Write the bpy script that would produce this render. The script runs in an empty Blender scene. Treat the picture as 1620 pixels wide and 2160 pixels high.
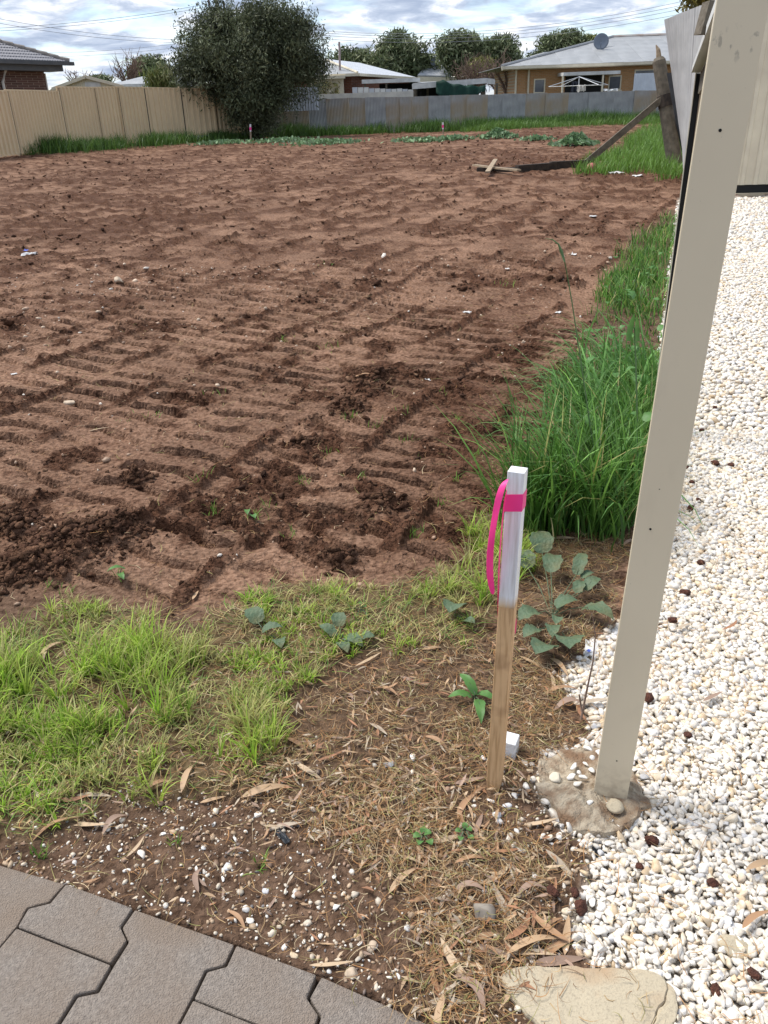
import bpy, math, random
import numpy as np
from mathutils import Vector
rng = np.random.default_rng(7); random.seed(7)
R_ = math.radians
scn = bpy.context.scene
COL = scn.collection
# ------------------------------------------------------------------ camera
FPX, PITCH, ROLL, CZ = 1710.0, R_(26.87), R_(2.0), 1.5
fw = np.array([0, math.cos(PITCH), -math.sin(PITCH)]); r0 = np.array([1., 0, 0]); u0 = np.array([0, math.sin(PITCH), math.cos(PITCH)])
CR = math.cos(ROLL)*r0 - math.sin(ROLL)*u0; CU = math.sin(ROLL)*r0 + math.cos(ROLL)*u0
from mathutils import Matrix
cd = bpy.data.cameras.new('camera'); cam = bpy.data.objects.new('camera', cd); COL.objects.link(cam)
m = Matrix.Identity(4)
for i in range(3):
    m[i][0] = CR[i]; m[i][1] = CU[i]; m[i][2] = -fw[i]
m[2][3] = CZ; cam.matrix_world = m
cd.sensor_fit = 'VERTICAL'; cd.sensor_height = 24.0; cd.lens = FPX/2160*24.0
cd.clip_start = 0.02; cd.clip_end = 2000; scn.camera = cam
# ------------------------------------------------------------------ sky, sun, exposure
SUN_EL, SUN_AZ = R_(58), R_(-62)        # azimuth from +Y towards +X
w = bpy.data.worlds.new('World'); scn.world = w; w.use_nodes = True
nt = w.node_tree; N = nt.nodes; L = nt.links; N.clear()
out = N.new('ShaderNodeOutputWorld'); bg = N.new('ShaderNodeBackground'); bg.inputs['Strength'].default_value = 0.1
sky = N.new('ShaderNodeTexSky'); sky.sky_type = 'NISHITA'; sky.sun_disc = False
sky.sun_elevation = SUN_EL; sky.sun_rotation = SUN_AZ; sky.air_density = 1.0; sky.dust_density = 0.2; sky.ozone_density = 2.0
tc = N.new('ShaderNodeTexCoord'); sep = N.new('ShaderNodeSeparateXYZ'); L.new(tc.outputs['Generated'], sep.inputs[0])
def mth(op, a, b=None, clamp=False):
    n = N.new('ShaderNodeMath'); n.operation = op; n.use_clamp = clamp
    for i, v in enumerate((a, b)):
        if v is None: continue
        if isinstance(v, (int, float)): n.inputs[i].default_value = v
        else: L.new(v, n.inputs[i])
    return n.outputs[0]
den = mth('ADD', mth('MAXIMUM', sep.outputs[2], 0.0), 0.16)
cmb = N.new('ShaderNodeCombineXYZ'); L.new(mth('DIVIDE', sep.outputs[0], den), cmb.inputs[0]); L.new(mth('DIVIDE', sep.outputs[1], den), cmb.inputs[1])
def wnoise(scale, detail, rough, off, dist=0.0):
    mp = N.new('ShaderNodeMapping'); mp.inputs['Location'].default_value = off; L.new(cmb.outputs[0], mp.inputs[0])
    n = N.new('ShaderNodeTexNoise'); n.inputs['Scale'].default_value = scale; n.inputs['Detail'].default_value = detail
    n.inputs['Roughness'].default_value = rough; n.inputs['Distortion'].default_value = dist; L.new(mp.outputs[0], n.inputs[0]); return n.outputs[0]
def wramp(fac, stops):
    r = N.new('ShaderNodeValToRGB'); L.new(fac, r.inputs[0]); e = r.color_ramp.elements
    while len(e) < len(stops): e.new(0.5)
    for q, (p, c) in zip(e, stops): q.position = p; q.color = (*c, 1)
    return r.outputs[0]
cover = wramp(wnoise(2.4, 9, 0.56, (3.1, 7.4, 0), 0.25), [(0.36, (0.15,)*3), (0.54, (1, 1, 1))])
shade = wramp(wnoise(4.6, 8, 0.58, (11.2, 2.9, 1), 0.35), [(0.34, (2.5, 3.0, 4.0)), (0.47, (3.5, 4.0, 4.9)), (0.56, (5.2, 5.5, 6.1)), (0.68, (8.0, 8.0, 8.0))])
mx = N.new('ShaderNodeMixRGB'); L.new(cover, mx.inputs[0])
sm = N.new('ShaderNodeMixRGB'); sm.blend_type = 'MULTIPLY'; sm.inputs[0].default_value = 1; sm.inputs[2].default_value = (1.0, 1.02, 1.08, 1)
L.new(sky.outputs[0], sm.inputs[1]); L.new(sm.outputs[0], mx.inputs[1]); L.new(shade, mx.inputs[2])
L.new(mx.outputs[0], bg.inputs[0]); L.new(bg.outputs[0], out.inputs[0])
sl = bpy.data.lights.new('sun', 'SUN'); sl.energy = 2.7; sl.angle = R_(24); sl.color = (1.0, 0.95, 0.88)
so = bpy.data.objects.new('sun', sl); COL.objects.link(so)
sd_ = Vector((math.sin(SUN_AZ)*math.cos(SUN_EL), math.cos(SUN_AZ)*math.cos(SUN_EL), math.sin(SUN_EL)))
so.rotation_euler = (-sd_).to_track_quat('-Z', 'Y').to_euler(); so.location = (0, 0, 40)
vs = scn.view_settings; vs.view_transform = 'Standard'; vs.look = 'None'; vs.exposure = 0.88; vs.gamma = 1; vs.use_curve_mapping = False
scn.cycles.max_bounces = 6; scn.cycles.use_denoising = True

# ------------------------------------------------------------------ helpers
def ray(x, y): return CR*(x-810) + fw*FPX - CU*(y-1080)
def G(x, y, z=0.0):
    d = ray(x, y); t = (z-CZ)/d[2]; return np.array([0, 0, CZ]) + d*t
def A(x, y, Y):
    d = ray(x, y); return np.array([0, 0, CZ]) + d*(Y/d[1])
def gp(pts): return np.array([G(*p)[:2] for p in pts])
def _h(ix, iy, s):
    ix = ix.astype(np.int64); iy = iy.astype(np.int64)
    n = (ix*374761393 + iy*668265263 + s*982451653) & 0x7fffffff
    n = ((n ^ (n >> 13))*1274126177) & 0x7fffffff
    n = (n ^ (n >> 16)) & 0xffff
    return n/65535.0
def vn(x, y, s=0):
    xi = np.floor(x); yi = np.floor(y); fx = x-xi; fy = y-yi
    fx = fx*fx*(3-2*fx); fy = fy*fy*(3-2*fy)
    a = _h(xi, yi, s); b = _h(xi+1, yi, s); c = _h(xi, yi+1, s); d = _h(xi+1, yi+1, s)
    return (a*(1-fx)+b*fx)*(1-fy) + (c*(1-fx)+d*fx)*fy
def fbm(x, y, f, o=4, s=0, g=0.5):
    r = 0; a = 1; t = 0
    for k in range(o):
        r = r + a*vn(x*f + 17.3*k, y*f - 9.1*k, s+k); t += a; a *= g; f *= 2.03
    return r/t
def wor(x, y, f, s=0):                    # rounded lumps with sharp crevices, 0..1
    x = x*f; y = y*f; xi = np.floor(x); yi = np.floor(y); d = np.full(x.shape, 9.)
    for i in (-1, 0, 1):
        for j in (-1, 0, 1):
            cx_ = xi+i; cy_ = yi+j; d = np.minimum(d, (cx_+_h(cx_, cy_, s)-x)**2 + (cy_+_h(cx_, cy_, s+7)-y)**2)
    return 1-np.minimum(1, np.sqrt(d)*1.15)
def sst(a, b, x):
    t = np.clip((x-a)/(b-a), 0, 1); return t*t*(3-2*t)
def sdist(poly, x, y):                   # signed distance to a polygon, > 0 inside
    d = np.full(x.shape, 1e9); ins = np.zeros(x.shape, bool); n = len(poly)
    for i in range(n):
        ax, ay = poly[i]; bx, by = poly[(i+1) % n]
        ex, ey = bx-ax, by-ay; px, py = x-ax, y-ay
        t = np.clip((px*ex+py*ey)/(ex*ex+ey*ey+1e-12), 0, 1)
        d = np.minimum(d, (px-ex*t)**2 + (py-ey*t)**2)
        c = (ay > y) != (by > y)
        if ey != 0: ins ^= c & (x < ex*(y-ay)/ey + ax)
    return np.where(ins, 1, -1)*np.sqrt(d)
ORG = {}
def tag(o, label=None, cat=None, group=None, kind=None):
    if label: o['label'] = label
    if cat: o['category'] = cat
    if group: o['group'] = group
    if kind: o['kind'] = kind
    return o
def thing(name, loc, label, cat, group=None):
    o = bpy.data.objects.new(name, None); COL.objects.link(o); o.empty_display_size = 0.1
    o.location = loc; ORG[o] = np.array(loc, float); return tag(o, label, cat, group)
def mesh(name, V, F, mat, parent=None, col=None, smooth=False, mats=None, fm=None):
    V = np.asarray(V, float)
    lo = V.min(0); hi = V.max(0); c = np.array([(lo[0]+hi[0])/2, (lo[1]+hi[1])/2, lo[2]])
    me = bpy.data.meshes.new(name); Vl = (V-c).astype(np.float32)
    if isinstance(F, np.ndarray):
        k = F.shape[1]; me.vertices.add(len(Vl)); me.vertices.foreach_set('co', Vl.ravel())
        me.loops.add(F.size); me.loops.foreach_set('vertex_index', F.astype(np.int32).ravel())
        me.polygons.add(len(F)); me.polygons.foreach_set('loop_start', np.arange(0, F.size, k, dtype=np.int32))
        me.update(calc_edges=True)
    else:
        me.from_pydata([tuple(map(float, v)) for v in Vl], [], [tuple(int(i) for i in f) for f in F]); me.update()
    if col is not None:
        a = me.attributes.new('Col', 'FLOAT_COLOR', 'POINT'); cc = np.ones((len(V), 4), np.float32); cc[:, :3] = col; a.data.foreach_set('color', cc.ravel())
    if smooth: me.polygons.foreach_set('use_smooth', np.ones(len(me.polygons), bool))
    for q in (mats or [mat]): me.materials.append(q)
    if fm is not None: me.polygons.foreach_set('material_index', np.array(fm, np.int32))
    o = bpy.data.objects.new(name, me); COL.objects.link(o); ORG[o] = c
    if parent is not None: o.parent = parent; o.location = c - ORG[parent]
    else: o.location = c
    return o
class MB:
    def __init__(s): s.v = []; s.f = []
    def add(s, V, F):
        n = len(s.v); s.v += [np.array(v, float) for v in V]; s.f += [tuple(i+n for i in f) for f in F]; return s
    def box(s, lo, hi):
        (a, b, c), (d, e, f) = lo, hi
        return s.add([(a,b,c),(d,b,c),(d,e,c),(a,e,c),(a,b,f),(d,b,f),(d,e,f),(a,e,f)], [(3,2,1,0),(4,5,6,7),(0,1,5,4),(1,2,6,5),(2,3,7,6),(3,0,4,7)])
    def obox(s, o, ax, ay, az):          # corner + three edge vectors
        o, ax, ay, az = map(np.asarray, (o, ax, ay, az))
        P = [o, o+ax, o+ax+ay, o+ay]; P += [p+az for p in P]
        F = [(3,2,1,0),(4,5,6,7),(0,1,5,4),(1,2,6,5),(2,3,7,6),(3,0,4,7)]
        if np.dot(np.cross(ax, ay), az) < 0: F = [f[::-1] for f in F]
        return s.add(P, F)
    def beam(s, p, q, wd, ht, up=(0, 0, 1)):
        p = np.array(p, float); q = np.array(q, float); d = q-p; sd = np.cross(d, up); sd /= np.linalg.norm(sd); u = np.cross(sd, d); u /= np.linalg.norm(u)
        return s.obox(p - sd*wd/2 - u*ht/2, d, sd*wd, u*ht)
    def prism(s, poly, z0, z1):
        n = len(poly); V = [(x, y, z0) for x, y in poly] + [(x, y, z1) for x, y in poly]
        return s.add(V, [tuple(range(n))[::-1], tuple(range(n, 2*n))] + [(i, (i+1) % n, n+(i+1) % n, n+i) for i in range(n)])
    def tube(s, pts, rad, n=8, cap=True):
        pts = [np.array(p, float) for p in pts]; rad = rad if hasattr(rad, '__len__') else [rad]*len(pts); V = []; F = []
        for i, p in enumerate(pts):
            d = pts[min(i+1, len(pts)-1)] - pts[max(i-1, 0)]; d = d/(np.linalg.norm(d)+1e-9)
            a = np.cross(d, (0, 0, 1) if abs(d[2]) < .95 else (1, 0, 0)); a /= np.linalg.norm(a); b = np.cross(d, a)
            V += [p + rad[i]*(a*math.cos(2*math.pi*k/n) + b*math.sin(2*math.pi*k/n)) for k in range(n)]
        for i in range(len(pts)-1):
            F += [(i*n+k, i*n+(k+1) % n, (i+1)*n+(k+1) % n, (i+1)*n+k) for k in range(n)]
        if cap: F += [tuple(range(n)), tuple(range((len(pts)-1)*n, len(pts)*n))[::-1]]
        return s.add(V, F)
    def build(s, name, mat, parent=None, smooth=False): return mesh(name, np.array(s.v), s.f, mat, parent, smooth=smooth)
def dupe(o, name, loc, rz=0, sc=1):      # single-mesh copy sharing data
    c = o.copy(); c.name = name; COL.objects.link(c); c.location = loc; c.rotation_euler = (0, 0, rz); c.scale = (sc,)*3 if not hasattr(sc, '__len__') else sc; return c
def lin(r, g, b): return tuple(((c/255)/12.92 if c/255 < .04045 else ((c/255+.055)/1.055)**2.4) for c in (r, g, b))
def mat(name, c1, c2=None, scale=8, detail=5, rough=0.8, bump=0.0, bscale=None, attr=False, metal=0.0, spec=0.3, contrast=(0.35, 0.65), wave=None, trans=0.0, coord='Object', c3=None, s3=2.0):
    mt = bpy.data.materials.new(name); mt.use_nodes = True; t = mt.node_tree; n = t.nodes; l = t.links; b = n['Principled BSDF']
    b.inputs['Roughness'].default_value = rough; b.inputs['Metallic'].default_value = metal; b.inputs['Specular IOR Level'].default_value = spec
    co = n.new('ShaderNodeTexCoord').outputs[coord]
    def noise(sc, dt=detail):
        q = n.new('ShaderNodeTexNoise'); q.inputs['Scale'].default_value = sc; q.inputs['Detail'].default_value = dt; l.new(co, q.inputs[0]); return q.outputs[0]
    base = None
    if attr:
        at = n.new('ShaderNodeAttribute'); at.attribute_name = 'Col'; base = at.outputs[0]
    def mixin(base, c, fac, mode='MIX'):
        x = n.new('ShaderNodeMixRGB'); x.blend_type = mode
        r = n.new('ShaderNodeMapRange'); r.inputs[1].default_value = contrast[0]; r.inputs[2].default_value = contrast[1]; l.new(fac, r.inputs[0])
        l.new(r.outputs[0], x.inputs[0])
        if base is None: x.inputs[1].default_value = (*c1, 1)
        else: l.new(base, x.inputs[1])
        x.inputs[2].default_value = (*c, 1); return x.outputs[0]
    if c2 is not None: base = mixin(base, c2, noise(scale), 'MULTIPLY' if attr else 'MIX')
    if c3 is not None: base = mixin(base, c3, noise(s3))
    if base is None: b.inputs['Base Color'].default_value = (*c1, 1)
    else: l.new(base, b.inputs['Base Color'])
    hgt = None
    if bump: hgt = noise(bscale or scale*4, 6)
    if wave:                               # (axis, scale, strength)
        wv = n.new('ShaderNodeTexWave'); wv.bands_direction = wave[0]; wv.inputs['Scale'].default_value = wave[1]; l.new(co, wv.inputs[0])
        hgt = wv.outputs['Fac']; bump = wave[2]
    if hgt is not None:
        bp = n.new('ShaderNodeBump'); bp.inputs['Strength'].default_value = min(bump, 1); bp.inputs['Distance'].default_value = 0.02 if not wave else 0.03
        l.new(hgt, bp.inputs['Height']); l.new(bp.outputs[0], b.inputs['Normal'])
    if trans:
        tr = n.new('ShaderNodeBsdfTranslucent'); ms = n.new('ShaderNodeMixShader'); ms.inputs[0].default_value = trans
        if base is None: tr.inputs[0].default_value = (*c1, 1)
        else: l.new(base, tr.inputs[0])
        l.new(b.outputs[0], ms.inputs[1]); l.new(tr.outputs[0], ms.inputs[2]); l.new(ms.outputs[0], n['Material Output'].inputs[0])
    return mt
def ico(level):
    p = (1+5**.5)/2
    v = [np.array(q, float)/math.sqrt(1+p*p) for q in [(-1,p,0),(1,p,0),(-1,-p,0),(1,-p,0),(0,-1,p),(0,1,p),(0,-1,-p),(0,1,-p),(p,0,-1),(p,0,1),(-p,0,-1),(-p,0,1)]]
    f = [(0,11,5),(0,5,1),(0,1,7),(0,7,10),(0,10,11),(1,5,9),(5,11,4),(11,10,2),(10,7,6),(7,1,8),(3,9,4),(3,4,2),(3,2,6),(3,6,8),(3,8,9),(4,9,5),(2,4,11),(6,2,10),(8,6,7),(9,8,1)]
    for _ in range(level):
        c = {}; nf = []
        def mid(a, b):
            k = (min(a, b), max(a, b))
            if k not in c: q = v[a]+v[b]; v.append(q/np.linalg.norm(q)); c[k] = len(v)-1
            return c[k]
        for a, b, d in f:
            x, y, z = mid(a, b), mid(b, d), mid(d, a); nf += [(a,x,z),(b,y,x),(d,z,y),(x,y,z)]
        f = nf
    return np.array(v), np.array(f)
def protos(level, k, chops, jit, r, dr=(.45, .85)):
    V, F = ico(level); P = []
    for _ in range(k):
        q = V*(1 + jit*(r.random((len(V), 1))-.5))
        for _ in range(chops):
            nrm = r.normal(size=3); nrm /= np.linalg.norm(nrm); d = r.uniform(*dr)
            ex = np.maximum(0, q@nrm - d); q = q - ex[:, None]*nrm
        P.append(q)
    return np.array(P), F
def rotmats(n, r):
    q = r.normal(size=(n, 4)); q /= np.linalg.norm(q, axis=1)[:, None]; a, b, c, d = q.T
    return np.stack([np.stack([1-2*(c*c+d*d), 2*(b*c-a*d), 2*(b*d+a*c)], -1), np.stack([2*(b*c+a*d), 1-2*(b*b+d*d), 2*(c*d-a*b)], -1), np.stack([2*(b*d-a*c), 2*(c*d+a*b), 1-2*(b*b+c*c)], -1)], -2)
def rocks(C, size, col, PF, r, flat=(0.55, 0.8, 1.0)):
    P, F = PF; n = len(C); k = r.integers(0, len(P), n)
    sc = np.stack([r.uniform(.85, 1.55, n), r.uniform(.65, 1.05, n), r.uniform(flat[0], flat[1], n)], -1)
    V = P[k]*sc[:, None, :]
    a = r.normal(0, .35, (n, 2)); z = r.uniform(0, 6.283, n)
    M = rotmats(n, r); tilt = r.random(n) < .35
    ca, sa = np.cos(z), np.sin(z); Z = np.zeros((n, 3, 3)); Z[:, 0, 0] = ca; Z[:, 0, 1] = -sa; Z[:, 1, 0] = sa; Z[:, 1, 1] = ca; Z[:, 2, 2] = 1
    Z[:, 0, 2] = a[:, 0]*.6; Z[:, 1, 2] = a[:, 1]*.6
    M = np.where(tilt[:, None, None], M, Z)
    V = np.einsum('nij,nkj->nki', M, V)*size[:, None, None] + C[:, None, :]
    nv = P.shape[1]; Fa = (F[None] + (np.arange(n)*nv)[:, None, None]).reshape(-1, 3)
    return V.reshape(-1, 3), Fa, np.repeat(col, nv, 0)
def blades(P, ang, th0, bend, length, width, col, r, seg=3, curl=None, floor=None, tip=None):
    n = len(P); pos = P.copy(); Vs = []; cs = []; a = ang.copy(); curl = np.zeros(n) if curl is None else curl
    tw = r.uniform(-.6, .6, n)
    for k in range(seg+1):
        t = k/seg
        wd = width*(1 - t**1.6)*.5 if k else width*.42
        sx = -np.sin(a+tw); sy = np.cos(a+tw)
        c = col if tip is None else col*(1-(t**2)*.6) + tip*(t**2)*.6
        if k < seg:
            Vs += [pos + np.stack([sx*wd, sy*wd, 0*wd], -1), pos - np.stack([sx*wd, sy*wd, 0*wd], -1)]; cs += [c, c]
        else: Vs.append(pos.copy()); cs.append(c)
        th = th0 + bend*t; ds = length/seg
        pos = pos + np.stack([np.sin(th)*np.cos(a)*ds, np.sin(th)*np.sin(a)*ds, np.cos(th)*ds], -1); a = a + curl/seg
        if floor is not None: pos[:, 2] = np.maximum(pos[:, 2], floor)
    nv = 2*seg+1; V = np.stack(Vs, 1).reshape(-1, 3); C = np.stack(cs, 1).reshape(-1, 3)
    tri = []
    for k in range(seg-1): tri += [(2*k, 2*k+1, 2*k+3), (2*k, 2*k+3, 2*k+2)]
    tri.append((2*seg-2, 2*seg-1, 2*seg))
    F = (np.array(tri)[None] + (np.arange(n)*nv)[:, None, None]).reshape(-1, 3)
    return V, F, C
def merge(parts):
    Vs, Fs, Cs, k = [], [], [], 0
    for V, F, C in parts: Vs.append(V); Fs.append(F+k); Cs.append(C); k += len(V)
    return np.concatenate(Vs), np.concatenate(Fs), np.concatenate(Cs)
def pick(cols, n, r, p=None, jit=.15):
    c = np.array(cols, float)[r.choice(len(cols), n, p=p)]; return np.clip(c*(1 + r.normal(0, jit, (n, 1))), .005, .95)

# ------------------------------------------------------------------ zones of the ground (metres)
LAWN = gp([(-300,1400),(0,1352),(60,1318),(150,1285),(270,1296),(330,1362),(420,1342),(500,1272),(600,1230),(700,1245),(800,1228),(900,1218),(1000,1180),(1010,1100),(1090,1050),(1160,1080),(1110,1250),(1060,1330),(960,1362),(820,1372),(720,1402),(640,1470),(600,1580),(480,1660),(330,1700),(150,1702),(0,1735),(-300,1830)])
DRY = gp([(560,1500),(680,1440),(830,1380),(1050,1350),(1060,1180),(1160,1110),(1330,1130),(1300,1290),(1240,1370),(1180,1400),(1210,1480),(1225,1580),(1120,1630),(1040,1720),(1170,1790),(1230,1850),(1160,1950),(1200,2040),(1060,2050),(960,2180),(850,2080),(780,1900),(620,1760),(480,1680)])
GRAV = np.concatenate([gp([(1330,1290),(1255,1370),(1198,1405),(1215,1470),(1258,1560),(1160,1600),(1130,1650),(1190,1740),(1262,1790),(1235,1850),(1190,1930),(1215,1990),(1262,2048),(1410,2064),(1440,2300)]), [(0.45, -2), (9, -2), (9, 13.3), (4.75, 13.35)]])
PAVE = np.concatenate([gp([(-500,1680),(0,1829),(280,1916),(495,1992),(668,2056),(888,2153)]), [(.30, .42), (.3, -2), (-4, -2), (-4, 2)]])
TALL = gp([(1085,1120),(1165,960),(1205,830),(1230,710),(1275,610),(1335,500),(1425,440),(1445,470),(1420,700),(1400,800),(1380,950),(1345,1140),(1230,1140),(1120,1140)])
TD = np.array([.40, .917]); TN = np.array([.917, -.40])
LUMPS = [((150,1155),.20,.075),((60,1200),.14,.06),((250,1120),.12,.045),((30,1110),.10,.06),((285,1012),.07,.04),((770,830),.12,.06),((800,800),.08,.05),((735,865),.10,.045),((640,940),.06,.03),((810,1065),.08,.05),((715,1178),.07,.04),((20,690),.25,.06),((780,600),.16,.05),((650,640),.14,.05),((980,610),.12,.05),((1180,600),.2,.06),((1140,620),.15,.05)]
LG = [(G(*p)[:2], s, h) for p, s, h in LUMPS]
def zones(x, y):
    wv = (fbm(x, y, 6, 3, 51)-.5)
    near = sst(9, 4, y)
    lawn = sst(-.03, .05, sdist(LAWN, x, y) + wv*.22)
    dry = sst(-.05, .06, sdist(DRY, x, y) + wv*.2)
    grav = sst(-.02, .02, sdist(GRAV, x, y) + wv*.07)
    pave = sst(-.006, .006, sdist(PAVE, x, y))
    tall = sst(-.08, .1, sdist(TALL, x, y) + wv*.3)
    edge = G(1000, 1320)[1]
    dirt = sst(2.35, 2.0, y + .25*x + wv*.3)      # the untilled verge in front
    return lawn, dry, grav, pave, tall, dirt
def soil(x, y):
    """height and looseness (dark turned soil) of the tilled field"""
    wob = (fbm(x, y, .3, 2, 3)-.5)*.5 + (fbm(x, y, 1.6, 3, 5)-.5)*.10 - .012*np.maximum(y-3, 0)**1.6
    s = x*TN[0] + y*TN[1] + wob; l = x*TD[0] + y*TD[1]
    k = np.floor((s+.30)/.54); fr = (s+.30)/.54 - k
    ph = _h(k, k*0+3, 8)
    in_tr = sst(.0, .05, fr)*sst(.86, .80, fr)
    c = l/.185 + ph*3 + (vn(x*2.2, y*2.2, 12)-.5)*.9 + (vn(x*7, y*7, 13)-.5)*.32 + (fr-.4)*(.5 if True else 0)
    fc = c - np.floor(c)
    cle = np.where(fc < .06, fc/.06, np.where(fc < .80, 1-.34*(fc-.06)/.74, .66*(1-sst(.80, .87, fc))))
    patch = np.maximum(sst(.30, .42, fbm(x, y, .8, 3, 21)), sst(5.5, 4, y))
    lump = np.zeros(x.shape); lm = np.zeros(x.shape)
    for (cx, cy), sg, hh in LG:
        d2 = ((x-cx)**2 + (y-cy)**2)/sg**2; g = np.exp(-d2*1.3); lump = np.maximum(lump, g*hh); lm = np.maximum(lm, g)
    rid = sst(.80, .88, fr)*sst(1.0, .95, fr)*sst(.36, .56, fbm(x, y, 2.4, 3, 25))
    pr_ = _h(np.floor(c), k, 77); pr2 = _h(np.floor(c)+1, k, 77)
    tm = in_tr*patch*sst(12, 7, y)*(1-lm)*np.clip(.15+1.5*fbm(x, y, 3.1, 2, 23)*np.where(fc < .5, .35+.8*pr_, .35+.8*pr2), 0, 1.25)
    till = sst(.42, .60, fbm(x, y, .55, 4, 41)*.6 + fbm(x, y, 2.1, 3, 44)*.4)*sst(4.5, 8, y)
    fine = sst(.40, .58, fbm(x, y, 6.5, 3, 48))
    loose = np.clip(rid*.95 + lm*1.1 + till*.9*fine + sst(.54, .66, fbm(x, y, 2.7, 4, 47))*.9*fine, 0, 1)
    near = sst(9, 5, y); far = sst(6, 14, y)
    cl2 = fbm(x, y, 22, 3, 36, .6)
    lumpy = (wor(x, y, 13, 101)-.45)*.050 + (wor(x, y, 31, 111)-.45)*.026
    h = .030*(fbm(x, y, .7, 3, 2)-.5) + tm*(cle-.7)*.060 + rid*.022 + lump
    h = h + loose*(lumpy*(.55+.45*near) + (cl2-.5)*.02) + (1-loose)*((wor(x, y, 24, 121)-.5)*.008 + (cl2-.5)*.012)
    h = h + far*(wor(x, y, 3.6, 131)-.4)*.085*(.25+.75*loose) + far*(wor(x, y, 8, 141)-.4)*.045*(.3+.7*loose)
    return h, loose
def rise(x, y): return .16*sst(-8.5, -12.5, x) + .10*sst(36, 44, y)*sst(4, 9, x)
def ground_z(x, y, full=False):
    x = np.atleast_1d(np.asarray(x, float)); y = np.atleast_1d(np.asarray(y, float))
    lawn, dry, grav, pave, tall, dirt = zones(x, y); h, loose = soil(x, y)
    verge = np.clip(np.maximum(np.maximum(lawn, dry), np.maximum(dirt, tall)), 0, 1)
    hv = .02*(fbm(x, y, 2.5, 3, 71)-.5) + .014*(fbm(x, y, 14, 4, 74, .6)-.5) + .006*(fbm(x, y, 60, 2, 79)-.5) + lawn*.012
    z = h*(1-verge) + hv*verge
    z = z*(1-grav) + (-.016)*grav
    z = z*(1-pave) + (-.022 + .006*(fbm(x, y, 70, 2, 83)-.5))*pave + rise(x, y)
    z = z*sst(70, 50, np.hypot(x, y))
    return (z, lawn, dry, grav, pave, tall, dirt, loose, verge) if full else z
def gz(x, y): return float(ground_z(x, y)[0])
def GS(px, py, z=0):                      # pixel on the photograph -> point on the terrain
    p = G(px, py, z); 
    for _ in range(2): zz = gz(p[0], p[1]); p = G(px, py, zz)
    return np.array([p[0], p[1], zz])

# ------------------------------------------------------------------ materials
M = {}
M['soil'] = mat('red_brown_soil', (.2,.12,.08), (.42,.38,.35), 44, 10, .95, bump=1.0, bscale=70, attr=True, spec=.12, contrast=(.38,.66))
M['clod'] = mat('moist_clod', (.1,.06,.04), (.5,.47,.45), 40, 6, .95, bump=.8, bscale=120, attr=True, spec=.1)
M['pebble'] = mat('quartz_pebble', (.8,.8,.8), (.80,.76,.70), 60, 4, .55, bump=.15, bscale=120, attr=True, spec=.4)
M['grass'] = mat('grass_blade', (.1,.2,.03), attr=True, rough=.5, spec=.35, trans=.32)
M['straw'] = mat('dry_straw', (.4,.3,.15), attr=True, rough=.7, spec=.2, trans=.15)
M['paver'] = mat('grey_concrete_paver', (.315,.272,.232), (.20,.172,.148), 110, 9, .9, bump=.7, bscale=300, c3=(.25,.195,.15), s3=7, contrast=(.36,.70))
M['concrete'] = mat('old_concrete', (.43,.37,.265), (.29,.245,.18), 200, 7, .92, bump=.22, bscale=330, c3=(.36,.24,.14), s3=9, contrast=(.50,.78))
M['footing'] = mat('weathered_footing', (.43,.365,.27), (.28,.225,.16), 60, 8, .95, bump=.5, bscale=180, c3=(.20,.125,.075), s3=16, contrast=(.44,.66))
M['cream'] = mat('cream_steel', (.57,.52,.41), (.545,.495,.39), 3, 3, .42, spec=.4)
def post_paint():
    mt = mat('cream_post_paint', (.66,.575,.42), (.63,.545,.395), 2.5, 4, .4, spec=.4); t = mt.node_tree; n = t.nodes; l = t.links; b = n['Principled BSDF']
    base = b.inputs['Base Color'].links[0].from_socket; co = n.new('ShaderNodeTexCoord').outputs['Object']; sp = n.new('ShaderNodeSeparateXYZ'); l.new(co, sp.inputs[0])
    def ns(sc, lo, hi, scale3=(1, 1, 1)):
        mp = n.new('ShaderNodeMapping'); mp.inputs['Scale'].default_value = scale3; l.new(co, mp.inputs[0]); q = n.new('ShaderNodeTexNoise'); q.inputs['Scale'].default_value = sc; q.inputs['Detail'].default_value = 7; l.new(mp.outputs[0], q.inputs[0])
        r = n.new('ShaderNodeMapRange'); r.inputs[1].default_value = lo; r.inputs[2].default_value = hi; l.new(q.outputs[0], r.inputs[0]); return r.outputs[0]
    def band(z0, z1):
        r = n.new('ShaderNodeMapRange'); r.inputs[1].default_value = z0; r.inputs[2].default_value = z1; l.new(sp.outputs[2], r.inputs[0]); return r.outputs[0]
    def mul(a, b_):
        x = n.new('ShaderNodeMath'); x.operation = 'MULTIPLY'; l.new(a, x.inputs[0])
        if isinstance(b_, float): x.inputs[1].default_value = b_
        else: l.new(b_, x.inputs[1])
        return x.outputs[0]
    for fac, c in ((mul(mul(ns(60, .42, .66), band(.10, .0)), .5), (.20,.13,.08)), (mul(ns(22, .58, .70, (1, 1, .35)), .07), (.33,.28,.2)), (mul(mul(ns(90, .60, .68, (1, 1, .7)), mul(band(1.52, 1.54), band(1.58, 1.56))), .45), (.12,.11,.10)), (mul(ns(240, .71, .75), .4), (.25,.2,.14))):
        x = n.new('ShaderNodeMixRGB'); l.new(fac, x.inputs[0]); l.new(base, x.inputs[1]); x.inputs[2].default_value = (*c, 1); base = x.outputs[0]
    l.new(base, b.inputs['Base Color']); return mt
M['post_paint'] = post_paint()
M['shade_spot'] = mat('recess_shadow', (.01,.01,.01), rough=.9)  # near-black colour painted as shade in screw holes and beside fence posts
M['black'] = mat('black_steel_slot_shade', (.012,.012,.012), rough=.7)  # black barbecue steel; also painted as shade inside the channel post
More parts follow.
